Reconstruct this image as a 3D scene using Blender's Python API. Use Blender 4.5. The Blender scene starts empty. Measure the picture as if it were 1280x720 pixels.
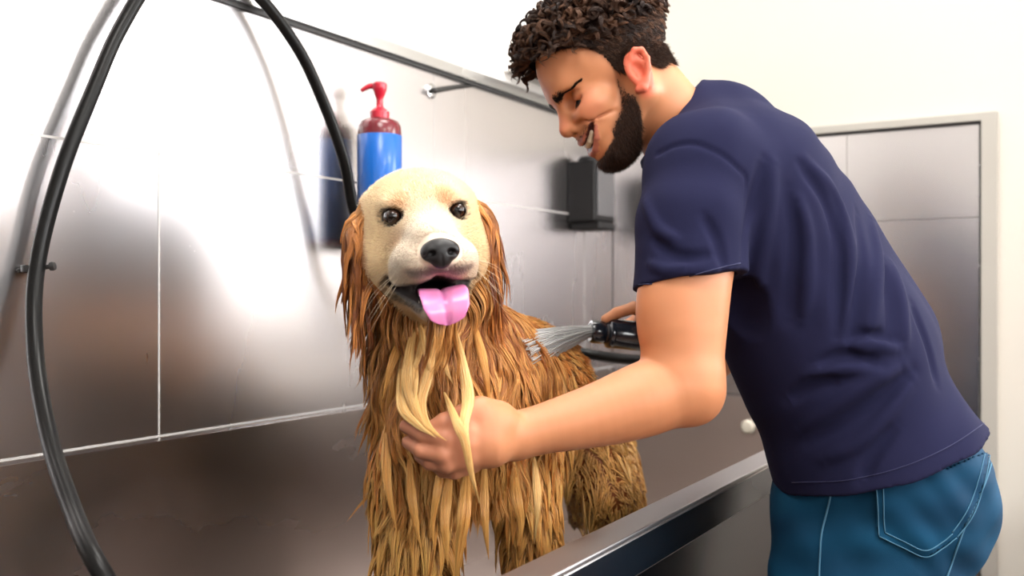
import bpy, bmesh, math, random
import numpy as np
from mathutils import Vector, Matrix

rng = np.random.default_rng(7)
S = bpy.context.scene
COL = S.collection
PI = math.pi

# ------------------------------------------------------------------ camera frame
HC = 1.25
FOC = 1208.0
YAW = math.radians(31.1)
CAM = np.array([0.0, 0.0, HC])
FW = np.array([math.cos(YAW), math.sin(YAW), 0.0])
RT = np.array([math.sin(YAW), -math.cos(YAW), 0.0])
UP = np.array([0.0, 0.0, 1.0])
HZ = 365.0

def W(px, py, Z):
    """world point seen at (px,py) at distance Z metres along the view axis"""
    return CAM + FW * Z + RT * ((px - 640.0) / FOC * Z) + UP * ((HZ - py) / FOC * Z)

def s2l(c):
    c = np.asarray(c, dtype=float) / 255.0
    return np.where(c <= 0.04045, c / 12.92, ((c + 0.055) / 1.055) ** 2.4)

def rgb(r, g, b):
    v = s2l((r, g, b))
    return (float(v[0]), float(v[1]), float(v[2]), 1.0)

# ------------------------------------------------------------------ tagging
def tag(o, label=None, cat=None, group=None, kind=None):
    if label: o['label'] = label
    if cat: o['category'] = cat
    if group: o['group'] = group
    if kind: o['kind'] = kind
    return o

def empty(name, loc):
    o = bpy.data.objects.new(name, None)
    COL.objects.link(o)
    o.location = loc
    o.empty_display_size = 0.05
    return o

def mesh_obj(name, verts, faces, mat=None, parent=None, smooth=True, color=None, loc=None):
    me = bpy.data.meshes.new(name)
    verts = np.asarray(verts, dtype=np.float32).reshape(-1, 3)
    if loc is not None:
        verts = verts - np.asarray(loc, dtype=np.float32)
    if isinstance(faces, np.ndarray):
        nf, k = faces.shape
        me.vertices.add(len(verts)); me.vertices.foreach_set('co', verts.ravel())
        me.loops.add(nf * k); me.loops.foreach_set('vertex_index', faces.astype(np.int32).ravel())
        me.polygons.add(nf)
        me.polygons.foreach_set('loop_start', np.arange(0, nf * k, k, dtype=np.int32))
        me.polygons.foreach_set('loop_total', np.full(nf, k, dtype=np.int32))
        me.update(calc_edges=True)
        me.validate()
    else:
        me.from_pydata([tuple(map(float, v)) for v in verts], [], faces)
    if color is not None:
        at = me.color_attributes.new('Col', 'FLOAT_COLOR', 'POINT')
        c = np.ones((len(verts), 4), dtype=np.float32)
        c[:, :3] = color
        at.data.foreach_set('color', c.ravel())
    if smooth:
        me.polygons.foreach_set('use_smooth', np.ones(len(me.polygons), dtype=bool))
    if mat is not None:
        me.materials.append(mat)
    me.update()
    o = bpy.data.objects.new(name, me)
    COL.objects.link(o)
    if loc is not None:
        o.location = tuple(map(float, loc))
    if parent is not None:
        o.parent = parent
        # world-space vertices under an unrotated parent
        off = Vector((0, 0, 0)); p = parent
        while p is not None:
            off += p.location; p = p.parent
        o.location = Vector(o.location) - off
    return o

def bm_obj(name, bm, mat=None, parent=None, smooth=False, bevel=0.0, seg=2):
    if bevel > 0:
        bmesh.ops.bevel(bm, geom=[e for e in bm.edges if len(e.link_faces) == 2 and e.calc_face_angle(0) > 0.5],
                        offset=bevel, segments=seg, profile=0.5, affect='EDGES')
    bmesh.ops.recalc_face_normals(bm, faces=bm.faces)
    me = bpy.data.meshes.new(name)
    bm.to_mesh(me); bm.free()
    if smooth:
        me.polygons.foreach_set('use_smooth', np.ones(len(me.polygons), dtype=bool))
        try: me.set_sharp_from_angle(angle=math.radians(40))
        except Exception: pass
    for m in (mat if isinstance(mat, (list, tuple)) else [mat]):
        if m: me.materials.append(m)
    o = bpy.data.objects.new(name, me)
    COL.objects.link(o)
    if parent is not None:
        o.parent = parent
        off = Vector((0, 0, 0)); p = parent
        while p is not None:
            off += p.location; p = p.parent
        o.location = -off
    return o

def box(bm, x0, x1, y0, y1, z0, z1, mi=0):
    r = bmesh.ops.create_cube(bm, size=1.0)
    for v in r['verts']:
        v.co = Vector(((x0 + x1) / 2 + v.co.x * (x1 - x0), (y0 + y1) / 2 + v.co.y * (y1 - y0), (z0 + z1) / 2 + v.co.z * (z1 - z0)))
    for f in set(f for v in r['verts'] for f in v.link_faces):
        f.material_index = mi
    return r['verts']

def lathe(bm, prof, c, axis=(0, 0, 1), n=32, sx=1.0, sy=1.0):
    """prof: list of (r, h) along axis from c"""
    ax = Vector(axis).normalized()
    q = Vector((0, 0, 1)).rotation_difference(ax)
    rings = []
    for r, h in prof:
        ring = []
        if r < 1e-6:
            ring = [bm.verts.new(Vector(c) + q @ Vector((0, 0, h)))] 
        else:
            for i in range(n):
                a = 2 * PI * i / n
                ring.append(bm.verts.new(Vector(c) + q @ Vector((r * sx * math.cos(a), r * sy * math.sin(a), h))))
        rings.append(ring)
    for a, b in zip(rings, rings[1:]):
        if len(a) == 1 and len(b) == 1: continue
        if len(a) == 1:
            for i in range(n): bm.faces.new((a[0], b[i], b[(i + 1) % n]))
        elif len(b) == 1:
            for i in range(n): bm.faces.new((a[i], a[(i + 1) % n], b[0]))
        else:
            for i in range(n): bm.faces.new((a[i], a[(i + 1) % n], b[(i + 1) % n], b[i]))
    if len(rings[0]) > 1: bm.faces.new(rings[0])
    if len(rings[-1]) > 1: bm.faces.new(rings[-1])

def spline(pts, n):
    """Catmull-Rom through pts (k,d) -> (n,d)"""
    P = np.asarray(pts, dtype=float)
    if len(P) == 2:
        t = np.linspace(0, 1, n)[:, None]
        return P[0] * (1 - t) + P[1] * t
    Q = np.vstack([2 * P[0] - P[1], P, 2 * P[-1] - P[-2]])
    seg = len(P) - 1
    u = np.linspace(0, seg, n); i = np.minimum(u.astype(int), seg - 1); t = (u - i)[:, None]
    p0, p1, p2, p3 = Q[i], Q[i + 1], Q[i + 2], Q[i + 3]
    return 0.5 * ((2 * p1) + (-p0 + p2) * t + (2 * p0 - 5 * p1 + 4 * p2 - p3) * t ** 2 + (-p0 + 3 * p1 - 3 * p2 + p3) * t ** 3)

def tube_arrays(path, rad, nside=12, cap=True):
    """one tube along path (n,3), rad scalar or (n,)"""
    P = np.asarray(path, dtype=float); n = len(P)
    r = np.broadcast_to(np.asarray(rad, dtype=float), (n,))
    T = np.gradient(P, axis=0); T /= np.linalg.norm(T, axis=1, keepdims=True) + 1e-12
    u = np.cross(T[0], [0.3, 0.1, 1.0]); u /= np.linalg.norm(u)
    U = []
    for i in range(n):
        u = u - T[i] * np.dot(u, T[i]); u /= np.linalg.norm(u); U.append(u.copy())
    U = np.array(U); V = np.cross(T, U)
    a = np.linspace(0, 2 * PI, nside, endpoint=False)
    ring = (np.cos(a)[None, :, None] * U[:, None, :] + np.sin(a)[None, :, None] * V[:, None, :]) * r[:, None, None] + P[:, None, :]
    verts = ring.reshape(-1, 3)
    i = np.arange(n - 1)[:, None]; j = np.arange(nside)[None, :]; j2 = (j + 1) % nside
    f = np.stack([i * nside + j, i * nside + j2, (i + 1) * nside + j2, (i + 1) * nside + j], axis=-1).reshape(-1, 4)
    faces = [tuple(map(int, q)) for q in f]
    if cap:
        faces.append(tuple(range(nside - 1, -1, -1)))
        faces.append(tuple(range((n - 1) * nside, n * nside)))
    return verts, faces

def tube(name, path, rad, mat, parent=None, nside=12):
    v, f = tube_arrays(path, rad, nside)
    return mesh_obj(name, v, f, mat, parent, smooth=True)

# ------------------------------------------------------------------ materials
def nodes_mat(name):
    m = bpy.data.materials.new(name); m.use_nodes = True
    nt = m.node_tree
    return m, nt, nt.nodes['Principled BSDF']

def N(nt, t, **kw):
    n = nt.nodes.new(t)
    for k, v in kw.items():
        if hasattr(n, k): setattr(n, k, v)
        else: n.inputs[k].default_value = v
    return n

def noise_bump(nt, bsdf, scale, strength, dist=0.001, detail=4, coord='Object', stretch=None):
    tc = N(nt, 'ShaderNodeTexCoord')
    no = N(nt, 'ShaderNodeTexNoise'); no.inputs['Scale'].default_value = scale; no.inputs['Detail'].default_value = detail
    src = tc.outputs[coord]
    if stretch:
        mp = N(nt, 'ShaderNodeMapping'); mp.inputs['Scale'].default_value = stretch
        nt.links.new(src, mp.inputs['Vector']); src = mp.outputs['Vector']
    nt.links.new(src, no.inputs['Vector'])
    b = N(nt, 'ShaderNodeBump'); b.inputs['Strength'].default_value = strength; b.inputs['Distance'].default_value = dist
    nt.links.new(no.outputs['Fac'], b.inputs['Height']); nt.links.new(b.outputs['Normal'], bsdf.inputs['Normal'])
    return no

def simple(name, col, rough=0.5, metal=0.0, bump=None, coat=0.0, spec=None, var=None, **kw):
    m, nt, b = nodes_mat(name)
    b.inputs['Base Color'].default_value = col
    b.inputs['Roughness'].default_value = rough
    b.inputs['Metallic'].default_value = metal
    if coat: b.inputs['Coat Weight'].default_value = coat; b.inputs['Coat Roughness'].default_value = 0.08
    if spec is not None: b.inputs['Specular IOR Level'].default_value = spec
    for k, v in kw.items(): b.inputs[k.replace('_', ' ')].default_value = v
    if bump: noise_bump(nt, b, *bump)
    if var:   # (scale, low multiplier)
        tc = N(nt, 'ShaderNodeTexCoord'); no = N(nt, 'ShaderNodeTexNoise'); no.inputs['Scale'].default_value = var[0]; no.inputs['Detail'].default_value = 5
        nt.links.new(tc.outputs['Object'], no.inputs['Vector'])
        cr = N(nt, 'ShaderNodeValToRGB'); cr.color_ramp.elements[0].position = 0.3; cr.color_ramp.elements[1].position = 0.7
        cr.color_ramp.elements[0].color = (col[0] * var[1], col[1] * var[1], col[2] * var[1], 1); cr.color_ramp.elements[1].color = col
        nt.links.new(no.outputs['Fac'], cr.inputs['Fac']); nt.links.new(cr.outputs['Color'], b.inputs['Base Color'])
    return m

def colmat(name, rough=0.5, bump=None, sss=0.0, sss_r=(1, .4, .2), sheen=0.0, coat=0.0, spec=None, var=None):
    m, nt, b = nodes_mat(name)
    a = N(nt, 'ShaderNodeVertexColor'); a.layer_name = 'Col'
    nt.links.new(a.outputs['Color'], b.inputs['Base Color'])
    b.inputs['Roughness'].default_value = rough
    if sss:
        b.inputs['Subsurface Weight'].default_value = sss
        b.inputs['Subsurface Radius'].default_value = sss_r
        b.inputs['Subsurface Scale'].default_value = 0.006
    if sheen: b.inputs['Sheen Weight'].default_value = sheen
    if coat: b.inputs['Coat Weight'].default_value = coat; b.inputs['Coat Roughness'].default_value = 0.15
    if spec is not None: b.inputs['Specular IOR Level'].default_value = spec
    if bump: noise_bump(nt, b, *bump)
    return m

# ------------------------------------------------------------------ signed distance modelling
def _norm(v): return np.linalg.norm(v, axis=-1)

class Frame:
    """local frame: origin + rotation matrix columns (x,y,z axes in world)"""
    def __init__(s, o=(0, 0, 0), M=None):
        s.o = np.asarray(o, float); s.M = np.eye(3) if M is None else np.asarray(M, float)
    def pt(s, p): return s.o + np.asarray(p, float) @ s.M.T
    def loc(s, P): return (P - s.o) @ s.M

def axes_frame(o, x, z):
    x = np.asarray(x, float); x = x / np.linalg.norm(x)
    z = np.asarray(z, float); z = z - x * np.dot(x, z); z /= np.linalg.norm(z)
    y = np.cross(z, x)
    return Frame(o, np.stack([x, y, z], axis=1))

class Field:
    def __init__(s): s.pr = []; s.disp = None
    def add(s, f, c, R, k=0.01, op=0): s.pr.append((f, np.asarray(c, float), R, k, op)); return s
    def ell(s, c, r, k=0.01, fr=None, M=None, op=0):
        """ellipsoid centre c radii r; in frame fr, optional extra rotation M (3x3, local axes as columns)"""
        fr = fr or Frame(); cw = fr.pt(c); A = fr.M if M is None else fr.M @ np.asarray(M)
        r = np.asarray(r, float)
        def f(P):
            q = (P - cw) @ A
            k0 = _norm(q / r); k1 = _norm(q / (r * r)) + 1e-9
            return k0 * (k0 - 1.0) / k1
        return s.add(f, cw, float(r.max()), k, op)
    def rc(s, a, b, ra, rb=None, k=0.01, fr=None, op=0, flat=None):
        """tapered capsule; flat=(dir, factor) squashes the section along dir (factor<1 thinner)"""
        fr = fr or Frame(); a = fr.pt(a); b = fr.pt(b); rb = ra if rb is None else rb
        ab = b - a; L2 = float(ab @ ab) + 1e-12
        if flat is not None:
            fd = np.asarray(flat[0], float) @ fr.M.T; fd = fd / np.linalg.norm(fd); ff = flat[1]
        def f(P):
            q = P - a; t = np.clip(q @ ab / L2, 0, 1); d = q - t[:, None] * ab
            if flat is not None:
                dn = d @ fd
                d2 = d + np.outer(dn * (1 / ff - 1), fd)
                l = _norm(d2) + 1e-9; r = ra + (rb - ra) * t
                return (l - r) * np.minimum(1.0, _norm(d) / l + 0.0)
            return _norm(d) - (ra + (rb - ra) * t)
        return s.add(f, (a + b) / 2, math.sqrt(L2) / 2 + max(ra, rb), k, op)
    def chain(s, pts, rads, k=0.01, fr=None, op=0, kk=None):
        for i in range(len(pts) - 1):
            s.rc(pts[i], pts[i + 1], rads[i], rads[i + 1], k if i == 0 else (kk or k * 0.6), fr, op)
        return s
    def limb(s, pts, rads, n=16, k=0.02, kk=0.004):
        P = spline(pts, n); u = np.linspace(0, len(pts) - 1, n); r = np.interp(u, range(len(pts)), rads)
        for i in range(n - 1):
            s.rc(P[i], P[i + 1], r[i], r[i + 1], k if i == 0 else kk)
        return s
    def plane(s, p, n, k=0.003):
        """keep the side opposite to n"""
        p = np.asarray(p, float); n = np.asarray(n, float); n = n / np.linalg.norm(n)
        return s.add(lambda P: -((P - p) @ n), p, 1e9, k, 1)
    def __call__(s, P):
        P = np.asarray(P, float); n = len(P)
        d = np.full(n, 10.0)
        for f, c, R, k, op in s.pr:
            lb = _norm(P - c) - R
            if op == 0:
                m = lb < np.minimum(d + k, 0.5)
                if not m.any(): continue
                e = f(P[m]); dd = d[m]
                h = np.maximum(k - np.abs(dd - e), 0.0) / max(k, 1e-9)
                d[m] = np.minimum(dd, e) - h * h * k * 0.25
            elif op == 1:      # subtract
                m = -lb > d - k
                if not m.any(): continue
                e = -f(P[m]); dd = d[m]
                h = np.maximum(k - np.abs(dd - e), 0.0) / max(k, 1e-9)
                d[m] = np.maximum(dd, e) + h * h * k * 0.25
        if s.disp is not None:
            m = np.abs(d) < 0.03
            if m.any(): d[m] -= s.disp(P[m])
        return d
    def grad(s, P, e=0.0015):
        g = np.stack([s(P + np.array(v) * e) - s(P - np.array(v) * e) for v in ((1, 0, 0), (0, 1, 0), (0, 0, 1))], axis=1)
        return g / (_norm(g)[:, None] + 1e-12)
    def hit(s, px, py, Z0=0.6, Z1=2.6):
        px = np.atleast_1d(np.asarray(px, float)); py = np.atleast_1d(np.asarray(py, float))
        D = FW[None] + RT[None] * ((px - 640) / FOC)[:, None] + UP[None] * ((HZ - py) / FOC)[:, None]
        Z = np.full(len(px), Z0); dl = _norm(D)
        for _ in range(90):
            d = s(CAM + D * Z[:, None]); Z = Z + np.clip(d * 0.85, -0.05, 0.15) / dl
        d = s(CAM + D * Z[:, None])
        return CAM + D * Z[:, None], (np.abs(d) < 0.003) & (Z < Z1)

def surface(field, lo, hi, res, chunk=400):
    """block-sparse surface nets -> verts, quads"""
    lo = np.asarray(lo, float); hi = np.asarray(hi, float)
    B = 8; bs = B * res
    nb = np.ceil((hi - lo) / bs).astype(int)
    # two-level culling
    g = np.stack(np.meshgrid(*[np.arange(k) for k in nb], indexing='ij'), -1).reshape(-1, 3)
    act = []
    for i in range(0, len(g), 60000):
        q = g[i:i + 60000]; d = field(lo + (q + 0.5) * bs)
        act.append(q[np.abs(d) < bs * 1.35 + 0.006])
    act = np.concatenate(act)
    NC = (nb * B + 2).astype(np.int64)
    def cid(i, j, k): return (i.astype(np.int64) * NC[1] + j) * NC[2] + k
    o9 = np.stack(np.meshgrid(*[np.arange(B + 1)] * 3, indexing='ij'), -1)
    CV, CI, QD = [], [], []
    corners = np.array([(a, b, c) for a in (0, 1) for b in (0, 1) for c in (0, 1)])
    edges = [(0, 1), (2, 3), (4, 5), (6, 7), (0, 2), (1, 3), (4, 6), (5, 7), (0, 4), (1, 5), (2, 6), (3, 7)]
    for s0 in range(0, len(act), chunk):
        b = act[s0:s0 + chunk]; m = len(b)
        ip = b[:, None, None, None, :] * B + o9[None]
        d = field((lo + ip.reshape(-1, 3) * res)).reshape(m, B + 1, B + 1, B + 1)
        ins = d < 0
        cs = np.stack([d[:, a:a + B, bb:bb + B, c:c + B] for a, bb, c in corners], -1)
        ci = cs < 0; cnt = ci.sum(-1)
        mask = (cnt > 0) & (cnt < 8)
        w = np.argwhere(mask)
        if len(w) == 0: continue
        dv = cs[mask]; acc = np.zeros((len(w), 3)); num = np.zeros(len(w))
        for e0, e1 in edges:
            a, c = dv[:, e0], dv[:, e1]; x = (a < 0) != (c < 0)
            t = np.where(x, a / np.where(x, a - c, 1), 0)
            p = corners[e0] + (corners[e1] - corners[e0]) * t[:, None]
            acc += p * x[:, None]; num += x
        cell = b[w[:, 0]] * B + w[:, 1:]
        CV.append(lo + (cell + acc / num[:, None]) * res)
        CI.append(cid(cell[:, 0], cell[:, 1], cell[:, 2]))
        for ax in range(3):
            s0_ = [slice(None), slice(0, B), slice(0, B), slice(0, B)]
            s1_ = list(s0_); s1_[ax + 1] = slice(1, B + 1)
            A = ins[tuple(s0_)]; C = ins[tuple(s1_)]
            x = np.argwhere(A != C)
            if len(x) == 0: continue
            fl = A[A != C]
            cc = b[x[:, 0]] * B + x[:, 1:]
            u, v = [(1, 2), (2, 0), (0, 1)][ax]
            du = np.zeros(3, int); du[u] = 1; dvv = np.zeros(3, int); dvv[v] = 1
            ids = [cid(*(cc - du - dvv).T), cid(*(cc - dvv).T), cid(*cc.T), cid(*(cc - du).T)]
            q = np.stack(ids, 1)
            q[~fl] = q[~fl][:, ::-1]
            QD.append(q)
    V = np.concatenate(CV); I = np.concatenate(CI); Q = np.concatenate(QD)
    o = np.argsort(I); I = I[o]; V = V[o]
    pos = np.searchsorted(I, Q); pos = np.clip(pos, 0, len(I) - 1)
    ok = (I[pos] == Q).all(axis=1)
    F = pos[ok]
    # one relaxation + projection step for smoothness
    d = field(V); g_ = field.grad(V, res * 0.7)
    V = V - g_ * np.clip(d, -res * .5, res * .5)[:, None]
    return V, F

def sdf_obj(name, field, lo, hi, res, mat, parent=None, colorfn=None, loc=None):
    V, F = surface(field, lo, hi, res)
    c = colorfn(V) if colorfn else None
    return mesh_obj(name, V, F, mat, parent, True, c, loc)

# ------------------------------------------------------------------ strands
def sample_surface(V, F, n, wfn=None, seed=1):
    r = np.random.default_rng(seed)
    a, b, c, d = V[F[:, 0]], V[F[:, 1]], V[F[:, 2]], V[F[:, 3]]
    ctr = (a + b + c + d) / 4
    ar = 0.5 * _norm(np.cross(c - a, d - b))
    w = ar if wfn is None else ar * wfn(ctr)
    w = w / w.sum()
    idx = r.choice(len(F), n, p=w)
    u, v = r.random((n, 1)), r.random((n, 1))
    return a[idx] * (1 - u) * (1 - v) + b[idx] * u * (1 - v) + c[idx] * u * v + d[idx] * (1 - u) * v

def nearest(A, C):
    out = np.empty(len(A), int)
    for i in range(0, len(A), 4000):
        q = A[i:i + 4000]
        d2 = (q ** 2).sum(1)[:, None] - 2 * q @ C.T + (C ** 2).sum(1)[None]
        out[i:i + 4000] = d2.argmin(1)
    return out

def grow(field, roots, flow, L, steps, lift=0.3, off=0.003, grav=0.0, wob=0.0, seed=3, offend=None):
    """roots (n,3) -> curves (n,steps,3) following flow, kept outside the field"""
    r = np.random.default_rng(seed)
    n = len(roots); P = roots.copy(); out = [P.copy()]
    L = np.broadcast_to(L, (n,)); h = (L / (steps - 1))[:, None]
    nrm = field.grad(P)
    wv = r.normal(size=(n, 3)) * wob
    prev = None
    for s in range(1, steps):
        t = s / (steps - 1)
        dr = flow(P) + wv
        dr = dr + nrm * lift * max(0.0, 1 - 2.2 * t) + np.array([0, 0, -grav * t])
        dr /= _norm(dr)[:, None] + 1e-9
        if prev is not None: dr = dr * .6 + prev * .4
        prev = dr
        P = P + dr * h
        d = field(P); nrm = field.grad(P)
        o = off if offend is None else off + (offend - off) * t
        push = np.maximum(o - d, 0)
        P = P + nrm * push[:, None]
        out.append(P.copy())
    return np.stack(out, 1)

def clump(centres, cidx, roots, tight=0.9, start=0.0, power=1.0, jit=0.1, lenv=0.25, seed=5):
    """child curves from clump centre curves"""
    r = np.random.default_rng(seed)
    C = centres[cidx]; n, s, _ = C.shape
    t = np.linspace(0, 1, s)[None, :, None]
    off = (roots - C[:, 0])[:, None, :]
    k = 1 - tight * np.clip((t - start) / (1 - start), 0, 1) ** power
    J = r.normal(size=(n, 1, 3)) * jit * np.linalg.norm(off, axis=2, keepdims=True)
    P = C + off * k + J * t * (1.2 - t)
    # length variation: resample along the curve
    lf = 1 - r.random(n) * lenv
    ts = np.linspace(0, 1, s)[None, :] * lf[:, None] * (s - 1)
    i = np.minimum(ts.astype(int), s - 2); f = (ts - i)[..., None]
    ar = np.arange(n)[:, None]
    return P[ar, i] * (1 - f) + P[ar, i + 1] * f

def strands_mesh(name, curves, rad, mat, parent, cols, tipcols=None, prof=None, nside=3):
    """curves (n,s,3), rad (n,), cols (n,3)"""
    n, s, _ = curves.shape
    T = np.gradient(curves, axis=1); T /= np.linalg.norm(T, axis=2, keepdims=True) + 1e-12
    T[_norm(T) < .5] = (0, 0, -1.0)
    rr = np.random.default_rng(1).normal(size=(n, 3)); u = np.cross(T[:, 0], rr); u /= _norm(u)[:, None] + 1e-9
    Ul = []
    for i in range(s):
        u = u - T[:, i] * (u * T[:, i]).sum(1)[:, None]; u /= _norm(u)[:, None] + 1e-9; Ul.append(u)
    U = np.stack(Ul, 1)
    V = np.cross(T, U)
    t = np.linspace(0, 1, s)
    pf = (1 - t ** 1.6) * 0.95 + 0.05 if prof is None else prof(t)
    R = np.broadcast_to(rad, (n,))[:, None] * pf[None, :]
    a = np.linspace(0, 2 * PI, nside, endpoint=False)
    ring = curves[:, :, None, :] + R[:, :, None, None] * (np.cos(a)[None, None, :, None] * U[:, :, None, :] + np.sin(a)[None, None, :, None] * V[:, :, None, :])
    verts = ring.reshape(-1, 3)
    base = (np.arange(n) * s * nside)[:, None, None]
    i = np.arange(s - 1)[None, :, None]; j = np.arange(nside)[None, None, :]; j2 = (j + 1) % nside
    f = np.stack([base + i * nside + j, base + i * nside + j2, base + (i + 1) * nside + j2, base + (i + 1) * nside + j], -1).reshape(-1, 4)
    tc = cols if tipcols is None else tipcols
    cc = cols[:, None, :] * (1 - t[None, :, None]) + tc[:, None, :] * t[None, :, None]
    cc = np.repeat(cc[:, :, None, :], nside, axis=2).reshape(-1, 3)
    return mesh_obj(name, verts, f, mat, parent, True, cc)

def smoothstep(a, b, x):
    t = np.clip((x - a) / (b - a), 0, 1); return t * t * (3 - 2 * t)

def lerp3(a, b, t): return np.asarray(a)[None] * (1 - t[:, None]) + np.asarray(b)[None] * t[:, None]
# ================================================================== ROOM
D = 1.2            # back wall plane
XE = 2.55          # end wall plane
XL, YF, ZC = -1.7, -2.4, 2.75
Z_SEAM_LO = HC - 0.215
Z_SEAM_HI = HC + 0.207
Z_TOP = HC + 0.472

def steel(name, base, rough, aniso=0.0, streak=(1, 1, 1), spots=True, rvar=0.06, vert=False):
    m, nt, b = nodes_mat(name)
    b.inputs['Metallic'].default_value = 1.0
    b.inputs['Base Color'].default_value = base
    tc = N(nt, 'ShaderNodeTexCoord'); mp = N(nt, 'ShaderNodeMapping'); mp.inputs['Scale'].default_value = streak
    nt.links.new(tc.outputs['Object'], mp.inputs['Vector'])
    no = N(nt, 'ShaderNodeTexNoise'); no.inputs['Scale'].default_value = 3.0; no.inputs['Detail'].default_value = 6
    nt.links.new(mp.outputs['Vector'], no.inputs['Vector'])
    mr = N(nt, 'ShaderNodeMapRange'); mr.inputs['From Min'].default_value = .3; mr.inputs['From Max'].default_value = .7
    mr.inputs['To Min'].default_value = rough - rvar; mr.inputs['To Max'].default_value = rough + rvar
    nt.links.new(no.outputs['Fac'], mr.inputs['Value']); nt.links.new(mr.outputs['Result'], b.inputs['Roughness'])
    if spots:   # dried water spots
        n2 = N(nt, 'ShaderNodeTexVoronoi'); n2.inputs['Scale'].default_value = 38
        nt.links.new(tc.outputs['Object'], n2.inputs['Vector'])
        n3 = N(nt, 'ShaderNodeTexNoise'); n3.inputs['Scale'].default_value = 2.2
        nt.links.new(tc.outputs['Object'], n3.inputs['Vector'])
        r1 = N(nt, 'ShaderNodeMapRange'); r1.inputs['From Min'].default_value = .03; r1.inputs['From Max'].default_value = .09
        r1.inputs['To Min'].default_value = 1; r1.inputs['To Max'].default_value = 0
        nt.links.new(n2.outputs['Distance'], r1.inputs['Value'])
        r2 = N(nt, 'ShaderNodeMapRange'); r2.inputs['From Min'].default_value = .55; r2.inputs['From Max'].default_value = .62
        nt.links.new(n3.outputs['Fac'], r2.inputs['Value'])
        mu = N(nt, 'ShaderNodeMath', operation='MULTIPLY'); nt.links.new(r1.outputs['Result'], mu.inputs[0]); nt.links.new(r2.outputs['Result'], mu.inputs[1])
        mx = N(nt, 'ShaderNodeMix', data_type='RGBA'); mx.inputs[6].default_value = base
        mx.inputs[7].default_value = tuple(min(1, c * 1.35) for c in base[:3]) + (1,)
        nt.links.new(mu.outputs[0], mx.inputs[0]); nt.links.new(mx.outputs[2], b.inputs['Base Color'])
    bp = N(nt, 'ShaderNodeBump'); bp.inputs['Strength'].default_value = .12; bp.inputs['Distance'].default_value = .0008
    nt.links.new(no.outputs['Fac'], bp.inputs['Height']); nt.links.new(bp.outputs['Normal'], b.inputs['Normal'])
    return m

M = {}
M['steel_wall'] = steel('brushed steel cladding', (.66, .63, .635, 1), .27, streak=(1, 1, .25), rvar=.025)
M['steel_end'] = steel('end wall steel', (.62, .60, .605, 1), .24, streak=(1, 1, .25), rvar=.03)
M['steel_tub'] = steel('tub steel', (.54, .48, .45, 1), .30, streak=(.4, 1, 1))
M['steel_dark_reflection'] = steel('tub steel with dark reflection painted in', (.16, .165, .18, 1), .27, streak=(.4, 1, 1))  # tub front: its dark reflection is put into the base colour
M['steel_trim'] = steel('trim steel', (.60, .60, .60, 1), .3, streak=(.4, 1, 1), spots=False)
M['joint'] = simple('pale silicone joint', (.62, .60, .59, 1), .45)
M['joint_dark'] = simple('shadow gap', (.05, .05, .05, 1), .6)
M['white'] = simple('white painted wall', (.86, .845, .82, 1), .55, bump=(60, .1, .001))
M['ceil'] = simple('ceiling paint', (.85, .85, .84, 1), .8, bump=(40, .08, .001))
M['brown'] = simple('brown wainscot', rgb(118, 82, 62), .45, var=(2.0, .6))
M['floor'] = None

def tile_mat(name, c1, c2, mortar, w, h, msize, rough, bump=.25):
    m, nt, b = nodes_mat(name)
    tc = N(nt, 'ShaderNodeTexCoord'); mp = N(nt, 'ShaderNodeMapping')
    nt.links.new(tc.outputs['Object'], mp.inputs['Vector'])
    bk = N(nt, 'ShaderNodeTexBrick'); bk.inputs['Scale'].default_value = 1.0
    bk.inputs['Color1'].default_value = c1; bk.inputs['Color2'].default_value = c2; bk.inputs['Mortar'].default_value = mortar
    bk.inputs['Mortar Size'].default_value = msize; bk.inputs['Brick Width'].default_value = w; bk.inputs['Row Height'].default_value = h
    bk.inputs['Mortar Smooth'].default_value = .3
    nt.links.new(mp.outputs['Vector'], bk.inputs['Vector']); nt.links.new(bk.outputs['Color'], b.inputs['Base Color'])
    b.inputs['Roughness'].default_value = rough
    bp = N(nt, 'ShaderNodeBump'); bp.inputs['Strength'].default_value = bump; bp.inputs['Distance'].default_value = .002; bp.invert = True
    nt.links.new(bk.outputs['Fac'], bp.inputs['Height']); nt.links.new(bp.outputs['Normal'], b.inputs['Normal'])
    return m, mp
M['floor'], _ = tile_mat('brown floor tiles', rgb(128, 100, 82), rgb(112, 86, 70), rgb(80, 66, 56), .4, .4, .006, .35)
M['brick'], _mp = tile_mat('cream painted brick', (.86, .83, .77, 1), (.84, .81, .75, 1), (.70, .67, .61, 1), .22, .075, .006, .5, .5)
_mp.inputs['Rotation'].default_value = (math.radians(90), 0, math.radians(90))

# floor and ceiling
bm = bmesh.new(); box(bm, XL - .15, XE + .15, YF - .15, D + .15, -.1, 0)
tag(bm_obj('floor', bm, M['floor']), kind='structure')
bm = bmesh.new(); box(bm, XL - .15, XE + .15, YF - .15, D + .15, ZC, ZC + .1)
tag(bm_obj('ceiling', bm, M['ceil']), kind='structure')

# back wall: white plaster above, steel sheets with joints below
bm = bmesh.new()
box(bm, XL - .15, XE + .15, D, D + .15, 0, ZC, 0)
xs = [XL + .003, -1.14, -.44, .26, .961, 1.662, 2.363, XE]
zs = [0.0, Z_SEAM_LO, Z_SEAM_HI, Z_TOP]
for i in range(len(xs) - 1):
    for j in range(3):
        box(bm, xs[i] + .0012, xs[i + 1] - .0012, D - .006, D + .01, zs[j] + .0012, zs[j + 1] - .0012, 1)
for x in xs[1:-1]:
    box(bm, x - .0016, x + .0016, D - .0066, D + .01, 0, Z_TOP - .01, 2)
for z in zs[1:3]:
    box(bm, XL + .003, XE, D - .0068, D + .01, z - .0018, z + .0018, 2)
tag(bm_obj('wall_back', bm, [M['white'], M['steel_wall'], M['joint']]), kind='structure')

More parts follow.
